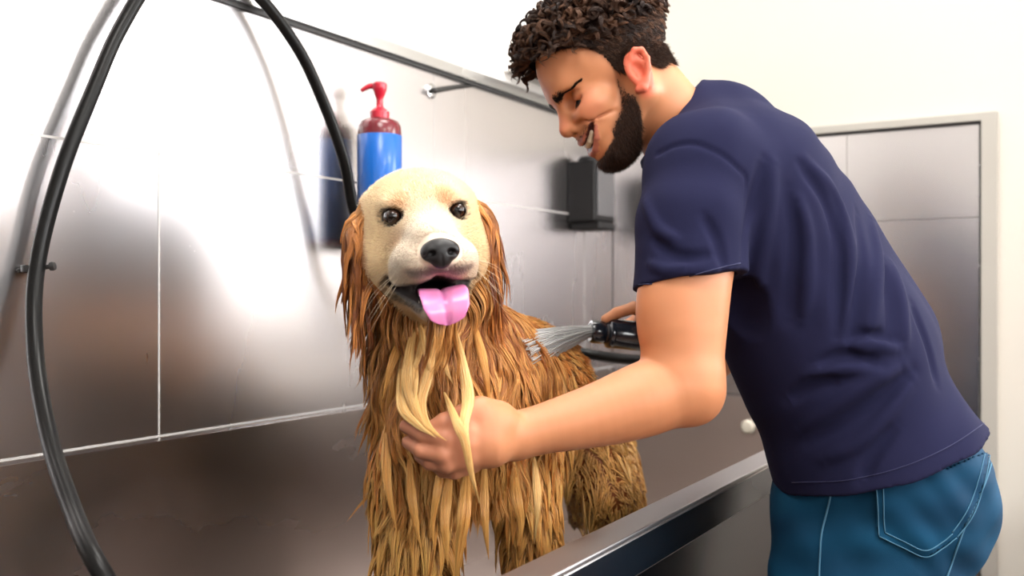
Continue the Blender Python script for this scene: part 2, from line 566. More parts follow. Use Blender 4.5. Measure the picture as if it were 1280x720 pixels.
# steel capping rail along the top of the cladding
bm = bmesh.new()
box(bm, XL + .003, XE - .001, D - .022, D + .005, Z_TOP - .004, Z_TOP + .018, 0)
box(bm, XL + .003, XE - .001, D - .014, D + .005, Z_TOP - .011, Z_TOP - .004, 1)
tag(bm_obj('trim_1', bm, [M['steel_trim'], M['joint_dark']]), kind='structure')

# end wall: painted brick, steel panel inset, frame
ZE = HC + .402
YE = .206
bm = bmesh.new()
WR_ = (-2.1, -.30, 1.22, 2.50)
box(bm, XE, XE + .15, YF - .15, WR_[0], 0, ZC, 0); box(bm, XE, XE + .15, WR_[1], D, 0, ZC, 0)
box(bm, XE, XE + .15, WR_[0], WR_[1], 0, WR_[2], 0); box(bm, XE, XE + .15, WR_[0], WR_[1], WR_[3], ZC, 0)
tag(bm_obj('wall_right', bm, [M['brick']]), kind='structure')
bm = bmesh.new()
zz = [0.0, HC + .178, ZE - .002]
ys = [YE + .03, .54, .88, D - .007]
for i in range(3):
    for j in range(2):
        box(bm, XE - .006, XE + .001, ys[i] + .0008, ys[i + 1] - .0008, zz[j] + .0008, zz[j + 1] - .0008, 0)
for (yy, z_) in ((.235, HC + .30), (.235, HC + .06), (.235, HC - .16), (.235, HC + .23), (.86, HC + .3), (.56, HC + .3)):
    bmesh.ops.create_uvsphere(bm, u_segments=10, v_segments=6, radius=.004, matrix=Matrix.Translation((XE - .006, yy, z_)))
o = bm_obj('steel_wall_panel', bm, [M['steel_end']])
tag(o, 'tall brushed steel panel on the end wall behind the man', 'wall panel')
bm = bmesh.new()
box(bm, XE - .024, XE + .001, YE - .010, YE + .024, 0, ZE + .022, 0)
box(bm, XE - .0235, XE + .001, YE + .0242, D - .03, ZE + .004, ZE + .0218, 0)
box(bm, XE - .014, XE + .001, YE + .0242, YE + .0285, 0, ZE - .002, 1)
box(bm, XE - .014, XE + .001, YE + .024, D - .03, ZE - .0015, ZE + .004, 1)
tag(bm_obj('trim_2', bm, [simple('pale frame paint', (.46, .44, .40, 1), .4), M['joint_dark']]), kind='structure')
# white ledge running along the back wall above the end panel
bm = bmesh.new()
box(bm, 1.95, XE - .001, D - .16, D + .001, HC + .56, HC + .60, 0)
box(bm, 1.95, XE - .001, D - .15, D + .001, HC + .52, HC + .56, 0)
tag(bm_obj('trim_3', bm, [M['white']], bevel=.004), kind='structure')

# left wall and the wall behind the camera, with windows
def wall_with_windows(name, axis, pos, thick, a0, a1, wins, mats):
    bm = bmesh.new()
    def bx(u0, u1, z0, z1, mi):
        if u1 - u0 < 1e-4 or z1 - z0 < 1e-4: return
        p0, p1 = min(pos, pos + thick), max(pos, pos + thick)
        if axis == 'y': box(bm, u0, u1, p0, p1, z0, z1, mi)
        else: box(bm, p0, p1, u0, u1, z0, z1, mi)
    zb = 1.2
    bx(a0, a1, 0, zb, 1)
    z0, z1 = wins[0][2], wins[0][3]
    bx(a0, a1, zb, z0, 0); bx(a0, a1, z1, ZC, 0)
    u = a0
    for w in wins:
        bx(u, w[0], z0, z1, 0); u = w[1]
    bx(u, a1, z0, z1, 0)
    tag(bm_obj(name, bm, mats), kind='structure')

wf = [(-1.2, .1, 1.35, 2.45), (.45, 1.9, 1.35, 2.45)]
wall_with_windows('wall_front', 'y', YF, -.15, XL - .15, XE, wf, [M['white'], M['brown']])
wl = [(-1.7, -.5, 1.35, 2.45)]
wall_with_windows('wall_left', 'x', XL, -.15, YF, D, [(-1.0, -1.0, 1.35, 2.45)], [M['white'], M['brown']])

M['frame'] = simple('white window frame', (.8, .8, .78, 1), .4)
gm, gnt, gb = nodes_mat('window glass')
gb.inputs['Base Color'].default_value = (1, 1, 1, 1); gb.inputs['Transmission Weight'].default_value = 1; gb.inputs['Roughness'].default_value = .0; gb.inputs['IOR'].default_value = 1.02
def window(n, axis, pos, a0, a1, z0, z1):
    bm = bmesh.new()
    def bx(u0, u1, p0, p1, zz0, zz1, mi):
        if axis == 'y': box(bm, u0, u1, p0, p1, zz0, zz1, mi)
        else: box(bm, p0, p1, u0, u1, zz0, zz1, mi)
    p = pos - .08
    for u0, u1, zz0, zz1 in ((a0, a0 + .05, z0, z1), (a1 - .05, a1, z0, z1), (a0 + .05, a1 - .05, z0, z0 + .05), (a0 + .05, a1 - .05, z1 - .05, z1), ((a0 + a1) / 2 - .02, (a0 + a1) / 2 + .02, z0 + .05, z1 - .05)):
        bx(u0, u1, p - .02, p + .03, zz0, zz1, 0)
    bx(a0 + .05, a1 - .05, p - .002, p + .002, z0 + .05, z1 - .05, 1)
    tag(bm_obj('window_%d' % n, bm, [M['frame'], gm]), kind='structure')
window(1, 'y', YF, *wf[0]); window(2, 'y', YF, *wf[1]); window(3, 'x', XE + .16, WR_[0], WR_[1], WR_[2], WR_[3])

def area(name, loc, rot, sx, sy, power, col=(1, 1, 1), spread=180):
    l = bpy.data.lights.new(name, 'AREA'); l.shape = 'RECTANGLE'; l.size = sx; l.size_y = sy
    l.energy = power; l.color = col; l.spread = math.radians(spread)
    o = bpy.data.objects.new(name, l); COL.objects.link(o); o.location = loc; o.rotation_euler = rot
    return o
WP = 1.0
for w in wf:
    area('window_light', ((w[0] + w[1]) / 2, YF - .03, (w[2] + w[3]) / 2), (math.radians(90), 0, 0), w[1] - w[0] - .1, w[3] - w[2] - .1, 29 * WP, (1, .985, .96))
area('window_light', (XE + .03, (WR_[0] + WR_[1]) / 2, (WR_[2] + WR_[3]) / 2), (math.radians(90), 0, math.radians(90)), WR_[1] - WR_[0] - .1, WR_[3] - WR_[2] - .1, 54, (1, .985, .97))
# unseen wooden counter, added to give the steel its brown reflection
ct = empty('reflection_counter', (XE - .25, -1.1, 0)); tag(ct, 'unseen brown wooden counter added for its reflection in the steel', 'counter')
wood = simple('brown wood', rgb(180, 142, 120), .5, var=(3, .7))
bm = bmesh.new(); box(bm, XE - .46, XE - .005, -2.2, -.12, 0, .80); bm_obj('carcass', bm, wood, ct, bevel=.004)
bm = bmesh.new(); box(bm, XE - .50, XE - .002, -2.22, -.10, .8005, .84); bm_obj('worktop', bm, wood, ct, bevel=.004)
for k in range(4):
    bm = bmesh.new(); box(bm, XE - .48, XE - .4605, -2.17 + .51 * k, -1.68 + .51 * k, .08, .77); bm_obj('door', bm, wood, ct, bevel=.004)
    bm = bmesh.new(); box(bm, XE - .495, XE - .4805, -1.75 + .51 * k, -1.73 + .51 * k, .5, .65); bm_obj('handle', bm, M['steel_trim'], ct, bevel=.002)

# ceiling lamps: flat white panels
lm, lnt, lb = nodes_mat('lit diffuser')
lb.inputs['Base Color'].default_value = (.9, .9, .9, 1)
lb.inputs['Emission Color'].default_value = (1, .97, .92, 1); lb.inputs['Emission Strength'].default_value = 14.0
for i, (lx, ly, txt) in enumerate(((.3, .1, 'square white ceiling light above the camera'), (1.3, .55, 'square white ceiling light above the tub and the man'),
                                   (.3, -1.4, 'square white ceiling light in the back left of the room'), (1.5, -1.4, 'square white ceiling light in the back right of the room'))):
    r = empty('ceiling_light', (lx, ly, ZC - .04))
    tag(r, txt, 'ceiling light', 'square ceiling lights')
    bm = bmesh.new()
    for a, b_, c, d in ((-.32, .32, -.32, -.3), (-.32, .32, .3, .32), (-.32, -.3, -.3, .3), (.3, .32, -.3, .3)):
        box(bm, lx + a, lx + b_, ly + c, ly + d, ZC - .05, ZC - .0005)
    bm_obj('light_frame', bm, M['frame'], r)
    bm = bmesh.new(); box(bm, lx - .3, lx + .3, ly - .3, ly + .3, ZC - .035, ZC - .025)
    bm_obj('diffuser', bm, lm, r)

wd = bpy.data.worlds.new('World'); S.world = wd; wd.use_nodes = True
bg = wd.node_tree.nodes['Background']; bg.inputs['Color'].default_value = (.9, .95, 1, 1); bg.inputs['Strength'].default_value = 4.0

# ------------------------------------------------------------------ camera
cd = bpy.data.cameras.new('camera'); co = bpy.data.objects.new('camera', cd); COL.objects.link(co)
cd.sensor_width = 36; cd.lens = FOC / 1280 * 36
cd.shift_y = 5 / 1280.0
cd.clip_start = .02
Mc = Matrix((( RT[0], 0, -FW[0], 0), (RT[1], 0, -FW[1], 0), (0, 1, 0, HC), (0, 0, 0, 1)))
co.matrix_world = Mc
S.camera = co
cd.dof.use_dof = True; cd.dof.focus_distance = 1.22; cd.dof.aperture_fstop = 4.0
S.view_settings.view_transform = 'Standard'; S.view_settings.look = 'None'
S.view_settings.exposure = 0.32; S.view_settings.gamma = 1.0; S.view_settings.use_curve_mapping = False
S.cycles.use_denoising = True
S.cycles.max_bounces = 8; S.cycles.diffuse_bounces = 4; S.cycles.glossy_bounces = 4; S.cycles.transparent_max_bounces = 16
S.cycles.sample_clamp_indirect = 6.0
S.cycles.caustics_reflective = False; S.cycles.caustics_refractive = False

# ================================================================== TUB
YR = .50; ZR = HC - .278; ZB = .65
XT0, XT1 = .10, XE - .03
tub = empty('washing_tub', (1.2, .85, 0))
tag(tub, 'stainless steel raised dog washing tub with a wide rolled rim in front of the man', 'washing tub')
bm = bmesh.new()   # rim: flat top flange + dropped front face
box(bm, XT0 - .02, XT1, YR - .045, YR, ZR - .006, ZR, 0)
box(bm, XT0 - .02, XT1, YR - .045, YR - .040, ZR - .052, ZR - .006, 1)
box(bm, XT0 - .02, XT1, YR - .040, YR - .012, ZR - .052, ZR - .048, 1)
bm_obj('rim', bm, [steel('rim steel', (.56, .54, .54, 1), .36, streak=(.3, 1, 1)), M['steel_dark_reflection']], tub, bevel=.0018)
bm = bmesh.new()   # outer apron
box(bm, XT0, XT1, YR - .018, YR - .012, .12, ZR - .006, 0)
bm_obj('front_panel', bm, M['steel_dark_reflection'], tub)
bm = bmesh.new()   # basin
box(bm, XT0, XT1, YR - .004, YR, ZB - .01, ZR - .006, 0)
box(bm, XT0, XT1, YR, D - .012, ZB - .012, ZB, 0)
box(bm, XT0, XT0 + .005, YR, D - .012, ZB, ZR + .0, 0)
box(bm, XT1 - .005, XT1, YR, D - .012, ZB, ZR + .0, 0)
box(bm, XT0, XT1, D - .014, D - .010, ZB, Z_SEAM_LO - .006, 0)
bm_obj('basin', bm, M['steel_tub'], tub)
for lx in (XT0 + .05, 1.25, XT1 - .06):
    for ly in (YR + .03, D - .07):
        bm = bmesh.new(); box(bm, lx - .02, lx + .02, ly - .02, ly + .02, 0.0, ZB - .012)
        bm_obj('leg', bm, M['steel_trim'], tub, bevel=.002)

# ================================================================== HOSE
M['rubber'] = simple('black rubber hose', (.006, .006, .006, 1), .30, bump=(300, .15, .0006), spec=.18)
hp = [W(505, 672, 1.40), W(486, 700, 1.36), W(462, 745, 1.30), W(400, 800, 1.2), W(300, 880, 1.15), W(190, 800, 1.0), W(125, 712, .98), W(88, 630, 1.05), W(60, 540, 1.13), W(44, 440, 1.20), W(40, 335, 1.248),
      W(44, 220, 1.30), W(66, 120, 1.36), W(98, 45, 1.40), W(150, -22, 1.45), W(235, -45, 1.50), W(320, -8, 1.56),
      W(372, 60, 1.62), W(405, 130, 1.66), W(430, 200, 1.69), W(447, 275, 1.72), W(490, 340, 1.75), W(570, 385, 1.80), W(650, 425, 1.86), W(720, 440, 1.90), W(800, 450, 1.84), W(880, 440, 1.66), W(870, 430, 1.52), W(846, 425.5, 1.4845)]
hp = [p if p[1] < D - .035 else np.array([p[0], D - .035, p[2]]) for p in hp]
o = tube('water_hose', spline(hp, 260), .0102, M['rubber'], nside=16)
tag(o, 'long black rubber hose arching high over the wall to the sprayer', 'hose')
# clip holding the hose to the wall
M['blackmetal'] = simple('black painted metal', (.02, .02, .02, 1), .35)
hc = empty('hose_clip', W(38, 335, 1.248)); tag(hc, 'small black clamp with a thumb screw around the hose at left', 'hose clip')
bm = bmesh.new(); c = W(40, 336, 1.248)
lathe(bm, [(.0105, -.004), (.0135, -.004), (.0135, .004), (.0105, .004)], c, n=24)
bm_obj('band', bm, M['blackmetal'], hc, smooth=True)
bm = bmesh.new(); r1 = W(46, 335, 1.236)
ax = RT * .98 + UP * .12
lathe(bm, [(.003, 0), (.003, .011), (.0055, .012), (.006, .015), (.005, .018), (.0, .0195)], c + ax * .012, axis=ax, n=16)
lathe(bm, [(.003, 0), (.003, .006), (.0, .008)], c - ax * .0125, axis=-ax, n=12)
bm_obj('thumb_screw', bm, M['blackmetal'], hc, smooth=True)
bm = bmesh.new(); box(bm, c[0] - .004, c[0] + .004, c[1] + .008, D - .0062, c[2] - .005, c[2] + .005)
bm_obj('bracket', bm, M['blackmetal'], hc)

# ================================================================== PUMP BOTTLE
bx_, by_ = 1.175, 1.09
pc = W(474.5, 300, 1.79); bx_, by_ = float(pc[0]), float(pc[1])
zb0 = HC + .085; zlab = HC + .289; zsh = HC + .312
pb = empty('pump_bottle', (bx_, by_, zb0)); tag(pb, 'dark red pump bottle with a plain bright blue label, behind the dog', 'pump bottle')
rB = .0405
M['redplastic'] = simple('dark red plastic', rgb(110, 20, 34), .25, coat=.3)
M['redpump'] = simple('red pump plastic', rgb(196, 24, 52), .3, coat=.3)
M['bluelabel'] = simple('blue label', rgb(0, 100, 196), .3, coat=.2)
bm = bmesh.new()
lathe(bm, [(0, 0), (rB - .004, 0), (rB, .004), (rB, zlab - zb0), (rB - .001, zsh - zb0 - .006), (rB - .006, zsh - zb0 + .003), (rB - .014, zsh - zb0 + .007), (.016, zsh - zb0 + .009), (.016, zsh - zb0 + .014), (0, zsh - zb0 + .014)], (bx_, by_, zb0), n=48)
bm_obj('bottle_body', bm, M['redplastic'], pb, smooth=True)
bm = bmesh.new()
lathe(bm, [(rB + .0004, .012), (rB + .0008, .0125), (rB + .0008, zlab - zb0 - .0005), (rB + .0004, zlab - zb0)], (bx_, by_, zb0), n=48)
bm_obj('bottle_label', bm, M['bluelabel'], pb, smooth=True)
bm = bmesh.new(); zt = zsh + .009
lathe(bm, [(.018, 0), (.0185, .012), (.014, .016), (.009, .020), (.0065, .024), (.0065, .036), (.009, .042), (.0125, .052), (.0135, .057), (.0135, .064), (.010, .067), (0, .067)], (bx_, by_, zt), n=28)
pr_ = bm_obj('pump', bm, M['redpump'], pb, smooth=True)
nd = (-RT * .95 + FW * -.05)
sp_ = np.array([bx_, by_, zt + .059])
tube('spout', spline([sp_ + nd * .006, sp_ + nd * .018 + UP * .001, sp_ + nd * .028 - UP * .003, sp_ + nd * .036 - UP * .008], 14), np.linspace(.0062, .0034, 14), M['redpump'], pb, 12)
# wire shelf under it
ws = empty('bottle_shelf', (bx_, D - .05, zb0 - .01)); tag(ws, 'small black wall shelf under the red and blue pump bottle', 'shelf')
bm = bmesh.new(); box(bm, bx_ - .035, bx_ + .045, by_ - .03, D - .0062, zb0 - .006, zb0 - .0005)
bm_obj('shelf_plate', bm, M['blackmetal'], ws, bevel=.001)
bm = bmesh.new(); box(bm, bx_ - .03, bx_ + .04, D - .010, D - .0062, zb0 - .04, zb0 - .0065)
bm_obj('shelf_bracket', bm, M['blackmetal'], ws)

# ================================================================== SOAP DISPENSER on back wall
dp = W(741, 245, 2.42)
dx0 = 2.265
sd = empty('soap_dispenser', (dx0 + .06, D - .05, HC + .16)); tag(sd, 'black box-shaped soap dispenser mounted on the steel wall by the man\'s chin', 'soap dispenser')
M['blackplastic'] = simple('black dispenser plastic', (.007, .0065, .007, 1), .5, spec=.3)
M['greyplastic'] = simple('smoky grey dispenser window', (.10, .10, .11, 1), .18, coat=.4)
z0_, z1_ = HC + .165, HC + .345
bm = bmesh.new(); box(bm, dx0, dx0 + .125, D - .085, D - .0062, z0_ + .02, z1_)
bm_obj('dispenser_body', bm, M['blackplastic'], sd, bevel=.006, seg=3)
bm = bmesh.new(); box(bm, dx0 + .012, dx0 + .113, D - .089, D - .0855, z0_ + .035, z1_ - .012)
bm_obj('dispenser_window', bm, M['greyplastic'], sd, bevel=.0012)
bm = bmesh.new(); box(bm, dx0 + .01, dx0 + .115, D - .092, D - .01, z0_, z0_ + .0195)
bm_obj('push_bar', bm, M['blackplastic'], sd, bevel=.004)
bm = bmesh.new(); lathe(bm, [(.026, 0), (.028, .002), (.028, .009), (.022, .014), (0, .0145)], (dx0 + .045, D - .045, z1_ + .0003), n=28)
bm_obj('cap', bm, M['blackplastic'], sd, smooth=True)

# ================================================================== WALL HOOK under the rail
hk = empty('wall_hook', (1.66, D - .01, HC + .43)); tag(hk, 'thin black hook bar on a round steel flange below the capping rail', 'hook')
p0 = W(537, 114, 2.03); p0[1] = D - .0062
bm = bmesh.new(); lathe(bm, [(.016, 0), (.016, .003), (.008, .006), (0, .006)], p0, axis=(0, -1, 0), n=28)
bm_obj('flange', bm, M['steel_trim'], hk, smooth=True)
a_ = W(537, 114, 2.03); e_ = W(599, 106, 2.19)
tube('hook_arm', spline([a_ + np.array([0, D - .013 - a_[1], 0]), W(545, 113, 2.02), W(570, 109, 2.1), e_, ], 20), np.linspace(.0065, .0045, 20), M['blackmetal'], hk, 12)

# grommet on the end wall (pale round knob seen past the man's chest)
kb = W(936, 534, 2.30)
o_ = bmesh.new(); yk = float((XE - .036) * 0)  
# solve position on the tub's far end panel
t_ = (XT1 - .0062 - 0) / (FW[0] + RT[0] * (936 - 640) / FOC)
kp = W(936, 533, t_); 
lathe(o_, [(.017, 0), (.019, .003), (.019, .012), (.014, .018), (0, .02)], kp, axis=(-1, 0, 0), n=28)
o = bm_obj('drain_knob', o_, simple('cream plastic', (.80, .72, .60, 1), .4), smooth=True)
tag(o, 'cream round plug knob on the far end of the tub beyond the man\'s chest', 'knob')
# ================================================================== DOG
RES = 1.0           # global resolution factor
gold = s2l((220, 156, 82)); cream = s2l((255, 222, 176)); dark = s2l((128, 66, 22)); rust = s2l((158, 84, 30)); black = s2l((22, 20, 20)); amber = s2l((214, 140, 52))

hO = W(527, 291, 1.17)
yaw = math.radians(11); roll = math.radians(6); pit = math.radians(2)
fwd = -FW * math.cos(yaw) + RT * math.sin(yaw)
side = RT * math.cos(yaw) + FW * math.sin(yaw)         # image right = dog's left
fwd = fwd * math.cos(pit) + UP * math.sin(pit)
upv = np.cross(fwd, side); upv = upv if upv[2] > 0 else -upv
u2 = upv * math.cos(roll) - side * math.sin(roll)
H = axes_frame(hO, fwd, u2)     # x muzzle, y = dog's left, z up
if H.M[:, 1] @ RT < 0: H.M[:, 1] *= -1

dog = Field()
# trunk
dog.ell(W(636, 503, 1.40), (.17, .105, .102), .03, M=np.stack([FW * .85 + RT * .5267, np.cross(UP, FW * .85 + RT * .5267), UP], 1))
dog.ell(W(568, 518, 1.25), (.095, .086, .090), .05)
dog.ell(W(647, 514, 1.58), (.10, .100, .098), .04)
# neck
dog.rc(W(536, 352, 1.22), W(562, 470, 1.25), .068, .083, .05)
dog.rc(W(600, 470, 1.30), W(640, 480, 1.42), .09, .09, .05)
# chest plume volume
dog.ell(W(554, 470, 1.215), (.065, .070, .085), .04)
# fore legs to the tub floor
def zfl(px, Z, dz=0.0): return (HC - ZB - dz) * FOC / Z + HZ
for (px, py, Z, px2, r0, r1) in ((524, 590, 1.245, 520, .056, .040), (646, 560, 1.31, 664, .048, .030)):
    f = zfl(px2, Z)
    dog.chain([W(px, py, Z), W(px2, py + 110, Z), W(px2, zfl(px2, Z, .07), Z), W(px2, zfl(px2, Z, .03), Z)], [r0, r1, .027, .030], .025)
    dog.ell(W(px2, zfl(px2, Z, .022), Z - .02), (.042, .034, .024), .015)
# hind legs
for (a, b, c_, Zs) in ((726, 756, 784, 1.60), (742, 768, 794, 1.72)):
    dog.chain([W(a, 545, Zs), W(b, 615, Zs - .03), W(c_, 690, Zs + .05), W(c_ - 8, zfl(c_, Zs, .03), Zs + .02)], [.068, .046, .032, .028], .025)
    dog.ell(W(c_ - 10, zfl(c_, Zs, .022), Zs - .02), (.045, .034, .024), .015)
# tail hanging behind
dog.chain([W(705, 480, 1.66), W(722, 560, 1.78), W(722, 650, 1.80)], [.03, .028, .012], .02)

# head
dog.ell((-.015, 0, .002), (.086, .079, .0735), .02, H)
dog.ell((.018, .0, .020), (.052, .056, .046), .02, H)            # brow dome
for s in (-1, 1):
    dog.ell((.004, .046 * s, -.034), (.046, .036, .042), .02, H)   # cheeks
    dog.ell((.053, .030 * s, .030), (.017, .018, .010), .012, H)   # eyebrow ridge
dog.rc((.045, 0, -.018), (.130, 0, -.026), .036, .026, .022, H)      # muzzle bridge
for s in (-1, 1):
    dog.ell((.122, .020 * s, -.041), (.030, .022, .021), .008, H)   # whisker pads
    dog.ell((.080, .031 * s, -.046), (.046, .017, .026), .012, H)   # upper lips
dog.ell((.148, 0, -.038), (.014, .019, .016), .008, H)
dog.rc((-.03, 0, -.05), (.03, 0, -.070), .05, .033, .03, H)         # throat
# lower jaw, open
dog.rc((.03, 0, -.076), (.118, 0, -.099), .028, .019, .014, H, flat=((0, 0, 1), .60))
for s in (-1, 1):
    dog.rc((.03, .034 * s, -.064), (.108, .017 * s, -.092), .012, .007, .010, H)
# mouth cavity
dog.rc((.045, 0, -.070), (.152, 0, -.077), .022, .022, .005, H, op=1, flat=((0, 0, 1), .50))
dog.rc((.044, -.040, -.058), (.115, -.026, -.078), .0085, .0105, .004, H, op=1)
dog.rc((.044, .040, -.058), (.115, .026, -.078), .0085, .0105, .004, H, op=1)
dog.rc((.150, 0, -.060), (.138, 0, -.068), .004, .008, .004, H, op=1)
# eye sockets
EY = []
for s in (-1, 1):
    c = np.array([.0635, .0375 * s, .016]); EY.append(c)
    dog.ell(c + np.array([.004, .0015 * s, 0]), (.0125, .0115, .0088), .005, H, op=1)
# ears (leathers)
for s in (-1, 1):
    dog.rc((-.014, .060 * s, .030), (-.004, .078 * s, -.004), .014, .027, .012, H, flat=((.15, .95, .2 * s), .45))
    dog.rc((-.004, .080 * s, -.005), (-.006, .080 * s, -.070), .028, .020, .012, H, flat=((.1, 1, 0), .36))

def headness(P):
    L = H.loc(P)
    return L, (_norm((L - np.array([.03, 0, -.02])) / np.array([.16, .105, .105])))

def dog_color(P):
    L, hd = headness(P)
    col = np.tile(gold, (len(P), 1))
    n = np.sin(P[:, 0] * 37) * np.sin(P[:, 1] * 41 + 1) * np.sin(P[:, 2] * 23)
    col = lerp3(gold, amber, .5 + .5 * n)
    # wet darker neck
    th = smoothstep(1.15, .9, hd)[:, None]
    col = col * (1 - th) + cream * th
    ax_, ay, az = L[:, 0], np.abs(L[:, 1]), L[:, 2]
    mz = smoothstep(.05, .10, ax_)[:, None] * th; col = col * (1 - mz) + s2l((255, 234, 212)) * mz
    # ears
    e = smoothstep(.064, .074, ay + .0 * az) * smoothstep(.075, .06, az) * smoothstep(.16, .14, _norm(L)) * smoothstep(.055, .035, ax_)
    col = col * (1 - e[:, None]) + rust * e[:, None]
    # throat side and under-jaw hair
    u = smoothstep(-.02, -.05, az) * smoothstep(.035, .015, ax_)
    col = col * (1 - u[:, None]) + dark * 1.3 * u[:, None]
    # lips: dark edge along the mouth
    mouth = smoothstep(.010, .003, np.abs(field_mouth(P)) ) * (hd < 1.4) * smoothstep(.03, .045, ax_)
    col = col * (1 - mouth[:, None]) + black * mouth[:, None]
    ins = (field_mouth(P) < .0015) & (hd < 1.4) & (ax_ > .02)
    col[ins] = s2l((34, 20, 20))
    # eye rims
    for c in EY:
        dd = _norm((L - c) / np.array([.02, .0150, .0118]))
        m = smoothstep(1.12, .92, dd)[:, None]
        col = col * (1 - m) + black * m
    # nose-lip grey below nose
    g = smoothstep(.132, .146, ax_) * smoothstep(-.046, -.052, az) * (hd < 1.5)
    col = col * (1 - .75 * g[:, None]) + s2l((96, 84, 84)) * .75 * g[:, None]
    # faint tan patches: ginger inner brow, also under left eye, left temple and forehead
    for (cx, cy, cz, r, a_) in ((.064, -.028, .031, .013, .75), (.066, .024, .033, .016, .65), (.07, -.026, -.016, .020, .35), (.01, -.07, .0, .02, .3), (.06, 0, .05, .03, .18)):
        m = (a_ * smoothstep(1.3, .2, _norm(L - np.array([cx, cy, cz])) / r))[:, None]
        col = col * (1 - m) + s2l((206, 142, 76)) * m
    return col

fm = Field()
fm.rc((.045, 0, -.070), (.152, 0, -.077), .022, .022, .005, H, flat=((0, 0, 1), .50))
fm.rc((.044, -.040, -.058), (.115, -.026, -.078), .0085, .0105, .004, H)
fm.rc((.044, .040, -.058), (.115, .026, -.078), .0085, .0105, .004, H)
def field_mouth(P): return fm(P)

dlo = np.array([.70, .50, ZB - .01]); dhi = np.array([1.95, 1.08, HC + .2])
M['doghide'] = colmat('dog short coat', .55, bump=(500, .35, .0006), sheen=.15)
Vb, Fb = surface(dog, dlo, dhi, .0034 * RES)
# finer head grid merged by colour only: head gets its own finer surface resolution
def box_mask(P): 
    L, hd = headness(P); return hd
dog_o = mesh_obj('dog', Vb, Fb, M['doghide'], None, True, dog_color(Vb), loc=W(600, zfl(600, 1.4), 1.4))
tag(dog_o, 'wet golden retriever standing in the tub with its tongue out, held by the man', 'dog')

# nose, eyes, tongue, teeth
nf = Field()
nf.ell((.158, 0, -.034), (.0125, .0195, .0135), .004, H)
nf.ell((.161, 0, -.0445), (.008, .010, .009), .006, H)
for s in (-1, 1):
    nf.ell((.160, .012 * s, -.035), (.0095, .0085, .0085), .004, H)
for s in (-1, 1):
    nf.ell((.1705, .0105 * s, -.0370), (.007, .0044, .0036), .002, H, op=1)
    nf.rc((.168, .0135 * s, -.0385), (.160, .0205 * s, -.0415), .0022, .0014, .002, H, op=1)
nf.rc((.1715, 0, -.040), (.166, 0, -.054), .0010, .0012, .002, H, op=1)
nc = H.pt((.158, 0, -.038))
M['nose'] = simple('dog nose leather', (.009, .008, .009, 1), .38, bump=(900, .5, .0004), spec=.35)
sdf_obj('nose', nf, nc - .032, nc + .032, .0011, M['nose'], dog_o)
em, ent, eb = nodes_mat('dog eye')
tc = N(ent, 'ShaderNodeVertexColor'); tc.layer_name = 'Col'; ent.links.new(tc.outputs['Color'], eb.inputs['Base Color'])
eb.inputs['Roughness'].default_value = .05; eb.inputs['Coat Weight'].default_value = .3; eb.inputs['Specular IOR Level'].default_value = .35; eb.inputs['Coat Roughness'].default_value = .02
for s, c in zip((-1, 1), EY):
    ef = Field(); cc = c + np.array([-.0035, 0, 0]); ef.ell(cc, (.0108, .0108, .0108), .001, H)
    ef.ell(cc + np.array([.0045, .0006 * s, 0]), (.008, .008, .008), .002, H)
    w = H.pt(cc); look = H.M.T @ ((CAM - w) / np.linalg.norm(CAM - w))
    def ecol(P, cc=cc, look=look):
        L = H.loc(P) - cc; L = L / _norm(L)[:, None]; a = L @ look
        c_ = np.tile(s2l((18, 14, 14)), (len(P), 1))
        m = smoothstep(.74, .80, a)[:, None]; c_ = c_ * (1 - m) + s2l((48, 26, 14)) * m
        m = smoothstep(.90, .93, a)[:, None]; c_ = c_ * (1 - m) + s2l((6, 5, 6)) * m
        return c_
    sdf_obj('eye', ef, w - .016, w + .016, .0008, em, dog_o, ecol)
# tongue: a swept blade with a centre groove
M['tongue'] = colmat('tongue', .30, sss=.3, sss_r=(1, .3, .3), coat=.4, bump=(700, .3, .0004))
nT, nA = 40, 36
path = spline([(.050, .000, -.079), (.085, .000, -.078), (.115, .001, -.076), (.136, .001, -.079), (.147, .001, -.089), (.150, .001, -.101), (.149, .001, -.113)], nT)
tt_ = np.linspace(0, 1, nT)
wd_ = np.interp(tt_, [0, .3, .55, .75, .9, .97, 1], [.018, .024, .0265, .0245, .0180, .0095, .001])
th_ = np.interp(tt_, [0, .8, 1], [.0045, .0038, .001])
Tn = np.gradient(path, axis=0); Tn /= _norm(Tn)[:, None]
nv_ = np.cross(Tn, [0, 1, 0]); nv_ /= _norm(nv_)[:, None]; nv_ *= np.sign(nv_[:, [2]] + .6 * nv_[:, [0]])
aa = np.linspace(0, 2 * PI, nA, endpoint=False)
tv = []; tcl = []
for i in range(nT):
    for a in aa:
        yy = math.cos(a) * wd_[i]; hh = math.sin(a) * th_[i]
        cup = .20 * (yy / max(wd_[i], 1e-6)) ** 2 * wd_[i] - .0028 * math.exp(-(yy / .0028) ** 2) * (math.sin(a) > 0)
        tv.append(H.pt(path[i] + np.array([0, yy, 0]) + nv_[i] * (hh + cup)))
        e = abs(yy) / max(wd_[i], 1e-6); g_ = math.exp(-(yy / .003) ** 2)
        tcl.append(s2l((232 - 18 * g_, 146 - 26 * g_ - 12 * e, 192 - 16 * g_)))
tfc = []
for i in range(nT - 1):
    for k in range(nA):
        tfc.append((i * nA + k, i * nA + (k + 1) % nA, (i + 1) * nA + (k + 1) % nA, (i + 1) * nA + k))
tfc.append(tuple(range(nA - 1, -1, -1))); tfc.append(tuple(range((nT - 1) * nA, nT * nA)))
mesh_obj('tongue', np.array(tv), tfc, M['tongue'], dog_o, True, np.array(tcl))
M['teeth'] = simple('teeth', rgb(236, 226, 206), .25)
